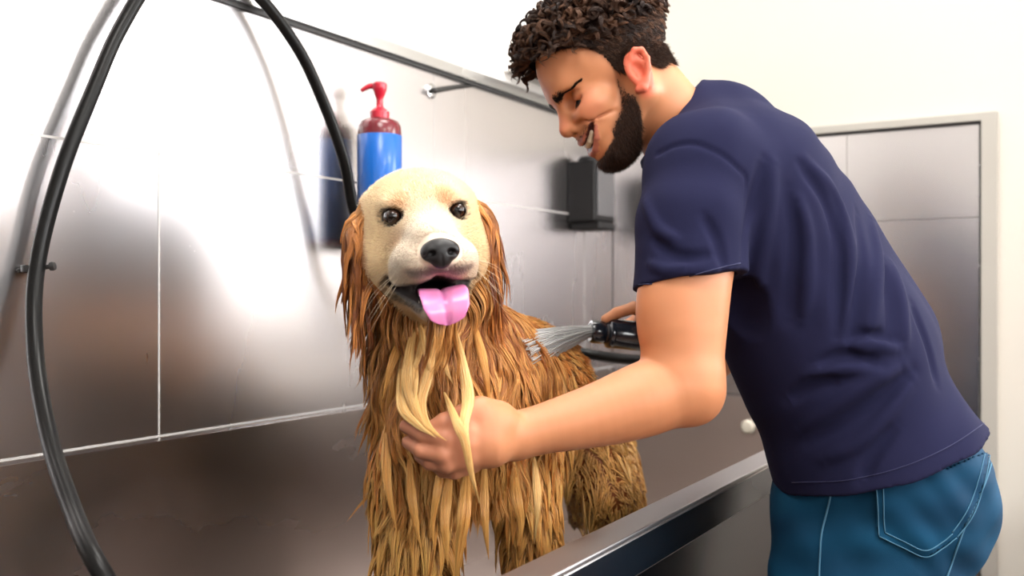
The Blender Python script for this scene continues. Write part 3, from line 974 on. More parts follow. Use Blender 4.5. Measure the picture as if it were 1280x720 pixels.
for s in (-1, 1):
    for k in range(5):
        bm = bmesh.new()
        q = Vector(H.pt((.060 + .011 * k, (.032 - .0024 * k) * s, -.0790 - .0034 * k)))
        lathe(bm, [(.0026, -.004), (.003, 0), (.0016, .004), (0, .0062 if k < 4 else .010)], q, axis=tuple(H.M[:, 2]), n=8)
        bm_obj('tooth', bm, M['teeth'], dog_o, smooth=True)

# ------------------------------------------------------------------ fur
M['fur'] = colmat('wet fur', .38, sheen=.0, coat=.0, spec=.5)
FURN = 1.0
def regions(P):
    L, hd = headness(P)
    earm = (np.abs(L[:, 1]) > .066) & (L[:, 0] < .03) & (L[:, 2] < .07) & (_norm(L) < .16) & (L[:, 0] < .05)
    ruff = (L[:, 0] < .030 + .25 * (np.abs(L[:, 1]) - .05)) & (L[:, 2] < -.020 - .35 * (L[:, 0] + .02))
    head = (hd < 1.0) & ~earm & ~ruff
    return L, hd, head, earm
neckC = W(546, 440, 1.22)
def vnoise(P, f):
    q = P * f
    return np.stack([np.sin(q[:, 1] * 1.3 + q[:, 2] * 1.7 + 2 * np.sin(q[:, 2] * .7 + 1)), np.sin(q[:, 0] * 1.1 + 2 * np.sin(q[:, 2] * .9)), .4 * np.sin(q[:, 0] + q[:, 1])], 1)
def flow_body(P):
    L, hd, head, earm = regions(P)
    d = np.tile(np.array([0, 0, -1.0]), (len(P), 1))
    # trunk: backwards and down
    back = FW * .85 + RT * .53
    depth = (P - CAM) @ FW
    hgt = P[:, 2] - (HC - .14)
    k = smoothstep(1.28, 1.45, depth) * smoothstep(-.22, .02, hgt)
    d = d * (1 - .75 * k[:, None]) + back[None] * k[:, None] * .9
    fr = smoothstep(1.38, 1.2, depth)
    d = d + vnoise(P, 60) * (.20 + .26 * fr)[:, None] + vnoise(P, 21) * .12
    return d / _norm(d)[:, None]
def flow_head(P):
    L, hd = headness(P)
    d = L - np.array([.19, 0, -.03]); d[:, 2] *= .8
    d = d / _norm(d)[:, None]
    return d @ H.M.T
def notbad(P):
    L, hd = headness(P)
    b = (np.abs(field_mouth(P)) < .0045) & (hd < 1.5) & (L[:, 0] > .02)
    for c in EY: b |= _norm((L - c) / np.array([.022, .0145, .0110])) < 1.0
    b |= (_norm((L - np.array([.160, 0, -.034])) / np.array([.022, .025, .020])) < 1)
    return ~b

# 1 head: short velvet coat
pts = sample_surface(Vb, Fb, int(90000 * FURN), lambda c: ((regions(c)[2]) & notbad(c)).astype(float) + 1e-9, 11)
m = notbad(pts) & regions(pts)[2]; pts = pts[m]
Lh, hdh = headness(pts)
ln = .0045 + .008 * smoothstep(.09, -.03, Lh[:, 0]) + .012 * smoothstep(-.03, -.10, Lh[:, 2]) * smoothstep(.09, .03, Lh[:, 0])
cv = grow(dog, pts, flow_head, ln, 4, lift=.35, off=.0008, wob=.12, seed=21, offend=.0016)
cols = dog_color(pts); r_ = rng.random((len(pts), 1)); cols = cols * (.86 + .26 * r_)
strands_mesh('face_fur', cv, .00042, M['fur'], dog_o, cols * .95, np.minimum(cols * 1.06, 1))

# 2 body coat in wet clumps
def body_w(c):
    L, hd, head, earm = regions(c)
    w = np.ones(len(c)); w[head | earm] = 1e-9
    w *= np.where(c[:, 2] < ZB + .05, .3, 1)
    w *= 1 + 1.3 * smoothstep(.22, .10, _norm((c - neckC) * np.array([1, 1, .55])))
    return w
def clumped(name, nC, nS, wfn, flow, Lf, steps, radf, colf, seed, tight=.85, lift=.3, off=.003, offend=.006, grav=.2, power=.8, wob=.08, jit=.12, parent=None, tip=1.15):
    Cp = sample_surface(Vb, Fb, nC, wfn, seed)
    Rp = sample_surface(Vb, Fb, nS, wfn, seed + 1)
    Cc = grow(dog, Cp, flow, Lf(Cp), steps, lift, off, grav, wob, seed + 2, offend)
    ci = nearest(Rp, Cp)
    ok = _norm(Rp - Cp[ci]) < .03
    Rp, ci = Rp[ok], ci[ok]
    cv = clump(Cc, ci, Rp, tight, 0.0, power, jit, .3, seed + 3)
    # keep the child hairs outside the hide
    n, s, _ = cv.shape; q = cv.reshape(-1, 3); d = dog(q); g = dog.grad(q)
    q = q + g * np.maximum(.0012 - d, 0)[:, None]; cv = q.reshape(n, s, 3)
    cols, br = colf(Rp, ci, nC)
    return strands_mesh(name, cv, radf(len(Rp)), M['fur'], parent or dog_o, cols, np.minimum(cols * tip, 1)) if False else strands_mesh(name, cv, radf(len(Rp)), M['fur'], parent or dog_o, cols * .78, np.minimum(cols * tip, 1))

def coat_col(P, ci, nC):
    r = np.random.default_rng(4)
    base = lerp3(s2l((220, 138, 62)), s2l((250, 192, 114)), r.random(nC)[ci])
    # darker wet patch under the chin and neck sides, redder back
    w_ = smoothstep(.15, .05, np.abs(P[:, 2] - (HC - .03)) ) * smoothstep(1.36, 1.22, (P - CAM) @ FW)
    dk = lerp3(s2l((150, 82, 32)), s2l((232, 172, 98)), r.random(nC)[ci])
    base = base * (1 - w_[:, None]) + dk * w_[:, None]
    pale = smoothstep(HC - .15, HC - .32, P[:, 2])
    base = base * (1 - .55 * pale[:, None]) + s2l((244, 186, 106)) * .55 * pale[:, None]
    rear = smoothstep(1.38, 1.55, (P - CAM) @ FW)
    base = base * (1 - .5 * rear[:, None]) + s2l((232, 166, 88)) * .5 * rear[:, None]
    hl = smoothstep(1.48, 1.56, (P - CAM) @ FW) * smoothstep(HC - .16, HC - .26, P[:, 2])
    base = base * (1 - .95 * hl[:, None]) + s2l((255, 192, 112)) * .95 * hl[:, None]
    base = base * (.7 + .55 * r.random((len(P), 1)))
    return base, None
def coat_len(P):
    depth = (P - CAM) @ FW
    front = smoothstep(1.36, 1.24, depth) * smoothstep(HC - .33, HC - .20, P[:, 2])
    rng2 = np.random.default_rng(9)
    leg = smoothstep(HC - .27, HC - .33, P[:, 2])
    return (.017 + .048 * front - .006 * leg) * (.7 + .6 * rng2.random(len(P)))
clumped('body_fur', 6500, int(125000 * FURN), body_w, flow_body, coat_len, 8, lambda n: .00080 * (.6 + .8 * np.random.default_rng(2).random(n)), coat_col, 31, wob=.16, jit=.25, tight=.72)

# belly and leg feathering that hangs free
def feather_w(c):
    n = np.ones(len(c)) * 1e-9
    depth = (c - CAM) @ FW; z = c[:, 2]
    m = (z < HC - .20) & (z > HC - .40) & (depth < 1.36) & (regions(c)[1] > 1.2)
    n[m] = 1
    m2 = (z < HC - .25) & (z > ZB + .1) & (depth > 1.36); n[m2] = .08
    return n
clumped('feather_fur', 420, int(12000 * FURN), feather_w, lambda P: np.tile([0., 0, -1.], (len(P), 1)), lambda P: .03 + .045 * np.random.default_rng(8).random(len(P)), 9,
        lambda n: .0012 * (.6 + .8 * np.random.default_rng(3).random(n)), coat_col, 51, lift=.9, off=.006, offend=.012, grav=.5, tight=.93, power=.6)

# 3 ears: long wet reddish strands
def ear_w(c):
    L, hd, head, earm = regions(c)
    return np.where(earm, 1.0, 1e-9)
def ear_col(P, ci, nC):
    r = np.random.default_rng(14)
    b = lerp3(s2l((122, 62, 24)), s2l((222, 146, 74)), r.random(nC)[ci] ** 1.3)
    L = H.loc(P)
    top = smoothstep(.0, .05, L[:, 2])
    b = b * (1 - .6 * top[:, None]) + s2l((224, 164, 92)) * .6 * top[:, None]
    return b * (.8 + .4 * r.random((len(P), 1))), None
def ear_len(P):
    L = H.loc(P); r = np.random.default_rng(15).random(len(P))
    return (.03 + .035 * smoothstep(.05, -.06, L[:, 2])) * (.7 + .6 * r)
clumped('ear_fur', 420, int(26000 * FURN), ear_w, lambda P: np.tile([0., 0, -1.], (len(P), 1)) + vnoise(P, 90) * .22 + 0.04 * RT[None] * np.sign(H.loc(P)[:, 1])[:, None], ear_len, 8,
        lambda n: .0006 * (.6 + .8 * np.random.default_rng(5).random(n)), ear_col, 71, lift=.25, off=.0015, offend=.003, grav=.3, tight=.9, power=.7)

# 4 long cream locks on the chest
def lock(name, path, w, n=240, seed=0, col0=(236, 190, 104), col1=(246, 212, 138), flat=.45, tw=1.4):
    r = np.random.default_rng(seed); s = 22
    path = [path[0] + FW * .03 + UP * .012] + list(path[1:]); C = spline(path, s); T = np.gradient(C, axis=0); T /= _norm(T)[:, None]
    U = np.cross(T, FW); U /= _norm(U)[:, None] + 1e-9; V = np.cross(T, U)
    t = np.linspace(0, 1, s)
    env = w * np.interp(t, [0, .12, .35, .65, .88, 1], [.12, .55, .95, .60, .22, .03])
    a = r.random(n) * 2 * PI; q = np.sqrt(r.random(n)) * .5
    ang = a[:, None] + tw * t[None] * (r.random(n) - .2)[:, None]
    P = C[None] + (q[:, None] * env * np.cos(ang))[..., None] * U[None] + (q[:, None] * env * flat * np.sin(ang))[..., None] * V[None]
    c = lerp3(s2l(col0), s2l(col1), r.random(n)) * (.82 + .3 * r.random((n, 1)))
    tp = np.minimum(c * 1.1, 1)
    return strands_mesh(name, P, w * .030 * (.6 + .8 * r.random(n)), M['fur'], dog_o, c, tp)
locks = [
    ([(516, 410, 1.135), (511, 455, 1.10), (514, 495, 1.080), (530, 530, 1.050), (558, 551, 1.030)], .017),
    ([(540, 408, 1.13), (537, 455, 1.10), (527, 500, 1.078), (534, 528, 1.054), (553, 548, 1.034)], .014),
    ([(497, 462, 1.125), (502, 505, 1.08), (520, 530, 1.052), (545, 547, 1.037)], .013),
    ([(566, 420, 1.13), (580, 462, 1.095), (585, 500, 1.062), (580, 535, 1.034), (588, 580, 1.035), (599, 630, 1.06)], .015),
    ([(553, 508, 1.056), (570, 526, 1.034), (581, 552, 1.026), (588, 590, 1.034), (600, 629, 1.055)], .012),
    ([(552, 575, 1.115), (547, 610, 1.10), (541, 650, 1.10), (542, 684, 1.105)], .010),
    ([(508, 575, 1.13), (514, 615, 1.12), (520, 655, 1.115), (527, 690, 1.12)], .012),
    ([(582, 590, 1.115), (580, 640, 1.105), (574, 690, 1.11), (569, 745, 1.12)], .017),
    ([(604, 590, 1.13), (606, 645, 1.13), (611, 700, 1.14)], .012),
    ([(640, 580, 1.17), (645, 620, 1.16), (651, 655, 1.16), (646, 684, 1.17)], .015),
    ([(478, 545, 1.15), (484, 600, 1.14), (496, 668, 1.14)], .013),
    ([(688, 560, 1.30), (692, 600, 1.29), (690, 640, 1.29), (694, 700, 1.30)], .010),
    ([(505, 425, 1.14), (490, 455, 1.125), (478, 500, 1.12)], .012),
    ([(590, 412, 1.14), (606, 460, 1.13), (612, 508, 1.13)], .012),
    ([(562, 590, 1.12), (556, 650, 1.105), (560, 712, 1.11)], .014),
    ([(622, 470, 1.20), (628, 510, 1.19), (632, 560, 1.19)], .012),
    ([(655, 470, 1.26), (661, 520, 1.25), (664, 570, 1.25)], .012),
    ([(528, 420, 1.12), (522, 450, 1.10), (508, 478, 1.095)], .008),
    ([(548, 425, 1.12), (556, 455, 1.10), (566, 480, 1.09)], .008),
    ([(520, 412, 1.12), (532, 440, 1.10), (540, 472, 1.09)], .009),
    ([(510, 440, 1.12), (520, 470, 1.09), (518, 510, 1.07)], .008),
    ([(668, 585, 1.22), (672, 630, 1.21), (668, 680, 1.22)], .012),
]
for i, (pp, w_) in enumerate(locks):
    pale = i < 5 or 15 < i < 22
    lock('fur_lock', [W(*p) for p in pp], w_, 420, 100 + i, *(((232, 174, 98), (252, 220, 156)) if pale else ((206, 142, 70), (234, 186, 110))))

# whiskers
for s in (-1, 1):
    wc = []
    for k in range(7):
        a = H.pt((.108 + .006 * (k % 3), .040 * s, -.042 - .005 * (k // 2)))
        b = a + H.M @ np.array([-.012, .030 * s, -.012 - .005 * k]); e = b + H.M @ np.array([-.012, .014 * s, -.020])
        wc.append(spline([a, b, e], 8))
    strands_mesh('whiskers', np.array(wc), .00022, simple('whisker', rgb(238, 220, 190), .4), dog_o, np.tile(cream, (len(wc), 1)))
# ================================================================== MAN
skin_c = s2l((202, 136, 96)); skin_d = s2l((190, 112, 84)); skin_r = s2l((214, 120, 96)); palm_c = s2l((192, 126, 104))
hth = math.radians(33); hyw = math.radians(9)
EO = W(781, 86, 1.375)                      # point midway between the ears
hf = (-RT * math.cos(hth) - UP * math.sin(hth)); hf = hf * math.cos(hyw) - FW * math.sin(hyw)
hu = (-RT * math.sin(hth) + UP * math.cos(hth))
G = axes_frame(EO, hf, hu)                  # x face forward, z crown; y = left (towards camera)
if G.M[:, 1] @ (-FW) < 0: G.M[:, 1] *= -1

body = Field()
# cranium and face
body.ell((.014, 0, .035), (.100, .071, .078), .01, G)
body.ell((.046, 0, .040), (.060, .062, .060), .02, G)
body.ell((.066, 0, -.030), (.050, .045, .066), .02, G)
body.rc((.088, -.022, .018), (.088, .022, .018), .025, .025, .014, G)      # brow
body.ell((.074, 0, -.085), (.033, .026, .023), .018, G)                     # chin
for s in (-1, 1):
    body.rc((.018, .052 * s, -.045), (.078, .022 * s, -.088), .017, .016, .016, G)   # jaw line
    body.rc((.006, .056 * s, -.005), (.016, .054 * s, -.050), .016, .015, .014, G)
    body.ell((.078, .036 * s, -.022), (.026, .020, .018), .014, G)          # cheek raised by the smile
    body.ell((.093, .030 * s, -.030), (.016, .015, .013), .010, G)
# nose
body.rc((.103, 0, .002), (.119, 0, -.027), .0085, .0105, .010, G)
body.ell((.120, 0, -.032), (.0105, .0105, .0090), .006, G)
for s in (-1, 1): body.ell((.109, .0115 * s, -.0355), (.0095, .0062, .0072), .004, G)
for s in (-1, 1): body.ell((.1135, .0062 * s, -.0425), (.0045, .0030, .0028), .002, G, op=1)
# lips and open smile, laid on the face surface
body.ell((.090, 0, -.056), (.018, .028, .020), .014, G)
def face_pts(yz, off):
    out = []
    for y, z in yz:
        xs_ = np.linspace(.150, .04, 111); q = G.pt(np.stack([xs_, np.full(111, y), np.full(111, z)], 1))
        d = body(q); k = int(np.argmax(d < 0)); out.append((xs_[k] + off, y, z))
    return out
def sym(l): return [(-y, z) for y, z in l[:0:-1]] + list(l)
def symr(l): return list(l[:0:-1]) + list(l)
UPL = face_pts(sym([(0, -.0575), (.014, -.0550), (.027, -.0490), (.037, -.0425)]), -.0012)
LOL = face_pts(sym([(0, -.0780), (.013, -.0752), (.027, -.0640), (.036, -.0480)]), -.0015)
SMI = face_pts(sym([(0, -.0680), (.013, -.0652), (.026, -.0565), (.0375, -.0445)]), .0005)
TEE = face_pts(sym([(0, -.0640), (.013, -.0612), (.025, -.0535)]), -.0058)
NLF = [face_pts([(.019 * s_, -.0340), (.036 * s_, -.0360), (.045 * s_, -.0480)], .0002) for s_ in (-1, 1)]
body.chain(UPL, symr([.0042, .0040, .0032, .0020]), .004, G)
body.chain(LOL, symr([.0052, .0048, .0036, .0020]), .005, G)
body.chain(SMI, symr([.0062, .0060, .0044, .0024]), .0025, G, op=1)
for q_ in NLF: body.chain(q_, [.0016, .0024, .0016], .006, G, op=1)
# eye sockets with lids closed looking down
for s in (-1, 1):
    body.ell((.1015, .031 * s, -.002), (.014, .017, .0125), .010, G, op=1)
    body.ell((.0845, .031 * s, -.0015), (.0128, .0145, .0115), .003, G)
    body.rc((.0955, .020 * s, -.0075), (.0885, .043 * s, -.007), .0016, .0014, .0015, G, op=1)
# ears
EAR = []
for s in (-1, 1):
    e = Frame(G.pt((-.004, .076 * s, .0)), G.M @ np.stack([[math.cos(.45), -.42 * s * -1 * 0, 0], [0, 1, 0], [0, 0, 1]], 1) if False else G.M)
    a = .42
    def ep(x, y, z, s=s): return (x * .74 * math.cos(a) - z * math.sin(a) + .017, (.068 + y) * s, z * math.cos(a) + x * .86 * math.sin(a) - .025)
    body.ell(ep(-.002, .004, .004), (.017, .0065, .028), .004, G)
    ring = [(.010, .004, .010), (.010, .008, .022), (.002, .011, .031), (-.010, .013, .030), (-.017, .014, .018), (-.017, .013, .004), (-.011, .010, -.010), (-.004, .007, -.020), (.004, .004, -.022)]
    body.chain([ep(*q) for q in ring], [.0035, .0038, .004, .0042, .0042, .004, .0042, .0062, .005], .003, G)
    body.chain([ep(-.001, .007, .022), ep(-.009, .0095, .014), ep(-.009, .009, .000), ep(-.003, .008, -.008)], [.003, .003, .003, .003], .002, G)
    body.ell(ep(.002, .010, .004), (.0075, .006, .012), .003, G, op=1)
    body.chain([ep(.001, .0155, .0265), ep(-.008, .017, .0245), ep(-.0135, .017, .012)], [.0018, .002, .0015], .002, G, op=1)
    body.ell(ep(.011, .004, -.003), (.004, .004, .006), .003, G)
# neck
nkA = G.pt((-.005, 0, -.040)); nkB = W(868, 188, 1.42)
body.rc(nkA, nkB, .055, .058, .02)
body.rc(G.pt((-.016, 0, -.032)), W(858, 182, 1.42), .039, .048, .02)

# torso skeleton (under the shirt)
SHn = W(880, 212, 1.245); SHf = W(905, 225, 1.60)
CHn = W(925, 250, 1.32); CHf = W(940, 260, 1.52)
WSn = W(1040, 450, 1.33); WSf = W(1045, 450, 1.47)
HPn = W(1100, 590, 1.32); HPf = W(1105, 590, 1.48)
body.rc(W(882, 205, 1.42), CHn, .06, .092, .04); body.rc(W(882, 205, 1.42), CHf, .06, .092, .04)
body.rc(CHn, WSn, .100, .098, .04); body.rc(CHf, WSf, .100, .098, .04)
body.rc(WSn, HPn, .098, .110, .04); body.rc(WSf, HPf, .098, .110, .04)
# near arm
EL = W(854, 480, 1.165); WR = W(640, 546, 1.108)
ARM_N = [SHn, W(860, 330, 1.19), W(855, 400, 1.175), EL]
body.limb(ARM_N, [.060, .0555, .0515, .0450], 12, .02)
body.ell(W(836, 390, 1.165), (.036, .036, .06), .02)
body.ell(W(871, 499, 1.175), (.025, .025, .025), .025)                      # elbow point
body.limb([EL, W(800, 501, 1.148), W(749, 518, 1.135), W(683, 535, 1.118), WR], [.0450, .0430, .0365, .0280, .0250], 18, .02)
# near hand (left): palm against the chest
hk = FOC / 1.08
def hp3(px, py, Z): return W(px, py, Z)
body.chain([WR, W(606, 546, 1.088), W(582, 549, 1.078)], [.0240, .0290, .0265], .014)
body.rc(W(612, 533, 1.088), W(580, 531, 1.076), .022, .014, .012)
body.rc(W(612, 560, 1.085), W(584, 570, 1.076), .022, .014, .012)
body.rc(W(622, 524, 1.092), W(600, 515, 1.080), .021, .0165, .014)           # thumb mound
fing = [
    ([(600, 514, 1.080), (580, 518, 1.068), (556, 528, 1.062), (538, 536, 1.064)], [.0145, .0115, .0105, .0085]),      # thumb
    ([(582, 540, 1.070), (556, 549, 1.056), (529, 543, 1.060), (508, 533, 1.078)], [.0120, .0102, .0092, .0078]),      # index
    ([(582, 558, 1.070), (552, 568, 1.055), (527, 563, 1.060), (511, 553, 1.080)], [.0120, .0100, .0090, .0078]),
    ([(584, 573, 1.074), (558, 581, 1.061), (538, 578, 1.067), (525, 570, 1.086)], [.0112, .0092, .0084, .0074]),
    ([(588, 582, 1.082), (568, 590, 1.076), (554, 589, 1.084), (545, 584, 1.098)], [.0098, .0080, .0072, .0064]),
]
for pts_, rr in fing:
    body.chain([W(*p) for p in pts_], rr, .008, kk=.003)
for p in ((582, 538, 1.060), (582, 556, 1.059), (584, 571, 1.064)):
    body.ell(W(*p), (.008, .008, .007), .010)
# far arm and hand (right) holding the sprayer
FE = W(890, 440, 1.66); FWr = W(842, 410, 1.525)
body.chain([SHf, W(900, 330, 1.64), FE], [.06, .05, .043], .03)
body.chain([FE, W(862, 425, 1.59), FWr], [.042, .036, .026], .02)
body.chain([FWr, W(812, 402, 1.488)], [.026, .024], .012)
ff = [
    ([(812, 392, 1.478), (792, 385, 1.462), (772, 391, 1.456), (757, 399, 1.456)], [.0115, .0095, .0085, .0072]),       # index laid along the top
    ([(815, 396, 1.462), (806, 400, 1.440), (808, 418, 1.434), (814, 434, 1.446)], [.011, .0092, .0085, .0075]),
    ([(826, 400, 1.462), (822, 408, 1.440), (823, 424, 1.436), (828, 438, 1.448)], [.011, .0092, .0085, .0075]),
    ([(838, 406, 1.466), (836, 414, 1.446), (837, 428, 1.442), (841, 440, 1.452)], [.010, .0085, .008, .007]),
    ([(812, 400, 1.500), (794, 402, 1.508), (782, 408, 1.502), (774, 412, 1.496)], [.013, .0105, .0095, .0080]),        # thumb along the far side
]
for pts_, rr in ff: body.chain([W(*p) for p in pts_], rr, .008, kk=.003)
# lower legs are inside the jeans; feet in the shoes
KNn = W(1085, 860, 1.30); KNf = W(1120, 850, 1.52)
ANn = W(1130, 1180, 1.36); ANf = W(1160, 1170, 1.58)
def at_floor(p, z): q = p.copy(); q[2] = z; return q
ANn = at_floor(ANn, .10); ANf = at_floor(ANf, .10); KNn = at_floor(KNn, .53); KNf = at_floor(KNf, .53)
body.chain([HPn, KNn, ANn], [.09, .055, .04], .03); body.chain([HPf, KNf, ANf], [.09, .055, .04], .03)

def man_color(P):
    L = G.loc(P); n = len(P)
    col = np.tile(skin_c, (n, 1)); hd = _norm((L - np.array([.04, 0, -.01])) / np.array([.13, .10, .13]))
    face = hd < 1.15
    x, y, z = L[:, 0], np.abs(L[:, 1]), L[:, 2]
    # ruddy ears, nose, cheeks
    m = (smoothstep(.064, .074, y) * face * smoothstep(.045, .035, x) * (z < .03))[:, None]; col = col * (1 - .75 * m) + s2l((226, 104, 84)) * .75 * m
    m = smoothstep(1.4, .5, _norm((L - np.array([.124, 0, -.02])) / .016))[:, None]; col = col * (1 - .4 * m) + skin_r * .4 * m
    m = smoothstep(1.4, .4, _norm((np.stack([x, y, z], 1) - np.array([.09, .040, -.022])) / .024))[:, None]; col = col * (1 - .35 * m) + skin_r * .35 * m
    # lips
    m = ((np.abs(z + .068) < .019) & (x > .070) & (y < .042) & face)
    lp = m & ((field_lips(P)) < .0012); col[lp] = s2l((182, 108, 88))
    ins = field_smile(P) < .0008; col[ins & face] = s2l((70, 24, 24))
    # stubble / beard shadow (real short hair colour)
    b = beard_mask(L); col = col * (1 - .88 * b[:, None]) + s2l((46, 30, 24)) * .88 * b[:, None]
    # scalp under the hair
    hm = hair_mask(L); col = col * (1 - .9 * hm[:, None]) + s2l((44, 30, 24)) * .9 * hm[:, None]
    # hand: redder fingers
    dv = (P - CAM) @ RT; h_ = smoothstep(W(640, 550, 1.1) @ RT, W(560, 550, 1.07) @ RT, P @ RT) * (P[:, 2] < HC - .08)
    col = col * (1 - .5 * h_[:, None]) + palm_c * .5 * h_[:, None]
    nn = np.sin(P[:, 0] * 90 + 3 * np.sin(P[:, 2] * 60)) * np.sin(P[:, 2] * 110 + P[:, 1] * 70)
    return np.clip(col * (1 + .03 * nn[:, None]), 0, 1)
fl = Field()
fl.chain(UPL, symr([.0042, .0040, .0032, .0020]), .002, G); fl.chain(LOL, symr([.0052, .0048, .0036, .0020]), .002, G)
def field_lips(P): return fl(P)
fs = Field()
fs.chain(SMI, symr([.0062, .0060, .0044, .0024]), .0025, G)
def field_smile(P): return fs(P)
def beard_mask(L):
    x, y, z = L[:, 0], np.abs(L[:, 1]), L[:, 2]
    # upper edge of the beard: from sideburn (x=.02,z=0) to the mouth corner and moustache
    zb_ = np.interp(x, [-.02, .026, .036, .044, .055, .075, .090, .101, .125], [.02, .02, .012, -.028, -.048, -.064, -.076, -.084, -.084])
    xb_ = np.interp(z, [-.12, -.085, -.05, -.03, 0, .02], [.048, .038, .031, .032, .034, .035])
    m = np.interp(z, [-.062, -.035], [1, .5]) * smoothstep(.010, -.014, z - zb_) * smoothstep(-.004, .008, x - xb_) * (z > -.14)
    lip = smoothstep(1.0, 1.15, _norm((np.stack([x * 0, y, z], 1) - np.array([0, 0, -.0680])) / np.array([1, .040, .0205])))
    m = m * np.where(x > .08, lip, 1)
    zt_ = np.interp(y, [0, .015, .031, .04], [-.0520, -.0495, -.0445, -.050])
    tache = .38 * smoothstep(.0075, .002, np.abs(z - zt_)) * (x > .074) * (y < .036)
    m = np.maximum(m, tache)
    ins_ = (_norm((L - np.array([.04, 0, -.03])) / np.array([.12, .085, .11])) < 1.25)
    return m * ins_ * .95
def hair_mask(L):
    x, y, z = L[:, 0], np.abs(L[:, 1]), L[:, 2]
    hl = np.interp(x, [-.2, -.060, -.045, -.020, -.005, .010, .028, .036, .042, .060, .085, .100, .14], [-.026, -.026, -.030, -.032, -.015, .010, -.012, -.004, .022, .046, .062, .066, .08])
    side = y > .045
    hl2 = np.where(side, hl, np.interp(x, [-.2, -.06, .05, .09, .105, .14], [-.05, -.045, .06, .070, .074, .08]))
    m = smoothstep(-.003, .006, z - hl2)
    ins_ = (_norm((L - np.array([.02, 0, .03])) / np.array([.13, .10, .13])) < 1.15) & (x > -.052 - .9 * np.maximum(z, 0))
    notear = ~((y > .0715) & (z < .010) & (x < .045) & (x > -.010))
    return m * ins_ * notear

mlo = np.array([.70, -.10, HC - .36]); mhi = np.array([1.95, .95, HC + .33])
M['skin'] = colmat('skin', .48, bump=(700, .12, .0004), sss=.12, sss_r=(1, .35, .2), spec=.4)
Vm, Fm = surface(body, mlo, mhi, .0026 * RES)
# finer mesh of the head and of both hands: subdivide by re-surfacing at a smaller step where it shows
def refine(field, V, F, lo, hi):
    return V, F
man = mesh_obj('person', Vm, Fm, M['skin'], None, True, man_color(Vm), loc=at_floor(HPn * .5 + HPf * .5, 0.0))
tag(man, 'bearded man with short curly dark hair in navy t-shirt and jeans bending over the tub', 'person')

# teeth inside the smile
tfm = Field()
tfm.chain(TEE, symr([.0050, .0048, .0036]), .002, G)
tfm.pr = tfm.pr
c_ = G.pt((.09, 0, -.062)); sdf_obj('teeth', tfm, c_ - .04, c_ + .04, .0014, M['teeth'], man)

# ------------------------------------------------------------------ T-shirt
sh = Field()
sh.rc(W(890, 195, 1.42), CHn, .080, .104, .04); sh.rc(W(890, 195, 1.42), CHf, .080, .104, .04)
sh.rc(W(893, 178, 1.42), W(950, 215, 1.38), .070, .085, .05)                    # upper back
sh.rc(CHn, WSn, .116, .120, .05); sh.rc(CHf, WSf, .116, .120, .05)
sh.rc(WSn, HPn, .120, .128, .05); sh.rc(WSf, HPf, .120, .128, .05)
sh.rc(W(985, 300, 1.40), W(1075, 430, 1.40), .115, .105, .05)
sh.rc(HPn, W(1130, 622, 1.30), .130, .137, .05); sh.rc(HPf, W(1128, 625, 1.48), .128, .133, .05)
sh.rc(W(850, 163, 1.42), W(893, 180, 1.42), .067, .074, .03)
sh.rc(W(862, 152, 1.42), W(908, 168, 1.42), .050, .062, .03)
# shoulders and sleeves
sh.rc(W(886, 190, 1.40), SHn, .066, .066, .04)
slv_end = W(863, 357, 1.185)
sh.chain([SHn, W(866, 280, 1.205), slv_end + (slv_end - W(866, 280, 1.205)) * .5], [.069, .0680, .0710], .02, kk=.01)
sh.rc(SHn, W(925, 300, 1.29), .062, .075, .04)
SHe = W(905, 350, 1.64)
sh.rc(W(885, 190, 1.45), SHf, .075, .072, .05)
sh.chain([SHf, W(905, 300, 1.63), SHe], [.072, .066, .068], .03)

def shirt_pt(px, py):
    P, ok = sh.hit([px], [py]); return P[0] if ok[0] else None
# folds: (polyline px, radius, height sign)
folds = [
    ([(1000, 205), (1030, 250), (1047, 300), (1050, 350), (1046, 420)], .007, -1, .012),
    ([(1008, 200), (1044, 245), (1060, 300), (1062, 360), (1056, 430)], .006, 1, .014),
    ([(1072, 265), (1078, 320), (1070, 380), (1058, 440)], .008, -1, .014),
    ([(1090, 275), (1098, 330), (1092, 390), (1076, 450)], .006, 1, .014),
    ([(1115, 330), (1128, 380), (1132, 430)], .006, 1, .012),
    ([(1104, 325), (1114, 380), (1112, 430)], .006, -1, .012),
    ([(1140, 380), (1160, 430), (1172, 480)], .006, -1, .012),
    ([(955, 200), (945, 240), (934, 290), (930, 330)], .006, -1, .014),
    ([(967, 205), (962, 260), (952, 320), (944, 370)], .006, 1, .014),
    ([(985, 235), (992, 290), (990, 350), (985, 400)], .006, -1, .014),
    ([(1000, 250), (1010, 300), (1010, 360), (1004, 400)], .005, 1, .012),
    ([(1000, 540), (1045, 505), (1085, 478), (1130, 460)], .008, 1, .016),
    ([(1010, 552), (1060, 525), (1105, 495), (1140, 462)], .008, -1, .016),
    ([(1030, 575), (1075, 552), (1110, 515), (1140, 475)], .007, 1, .014),
    ([(1020, 458), (1045, 448), (1070, 446), (1100, 455)], .007, -1, .014),
    ([(1010, 470), (1045, 462), (1075, 462), (1104, 470)], .006, 1, .014),
    ([(1062, 420), (1090, 418), (1118, 422)], .006, -1, .012),
    ([(1060, 434), (1092, 432), (1122, 436)], .006, 1, .012),
    ([(985, 500), (1020, 480), (1050, 472)], .007, -1, .016),
    ([(1075, 600), (1090, 570), (1120, 530)], .006, -1, .014),
    ([(818, 300), (836, 316), (862, 322), (890, 318)], .004, -1, .010),
    ([(806, 250), (822, 285), (845, 300)], .004, 1, .010),
    ([(880, 270), (896, 300), (905, 335)], .004, -1, .010),
    ([(812, 330), (835, 338), (860, 334)], .004, 1, .010),
]
fold_pts = []
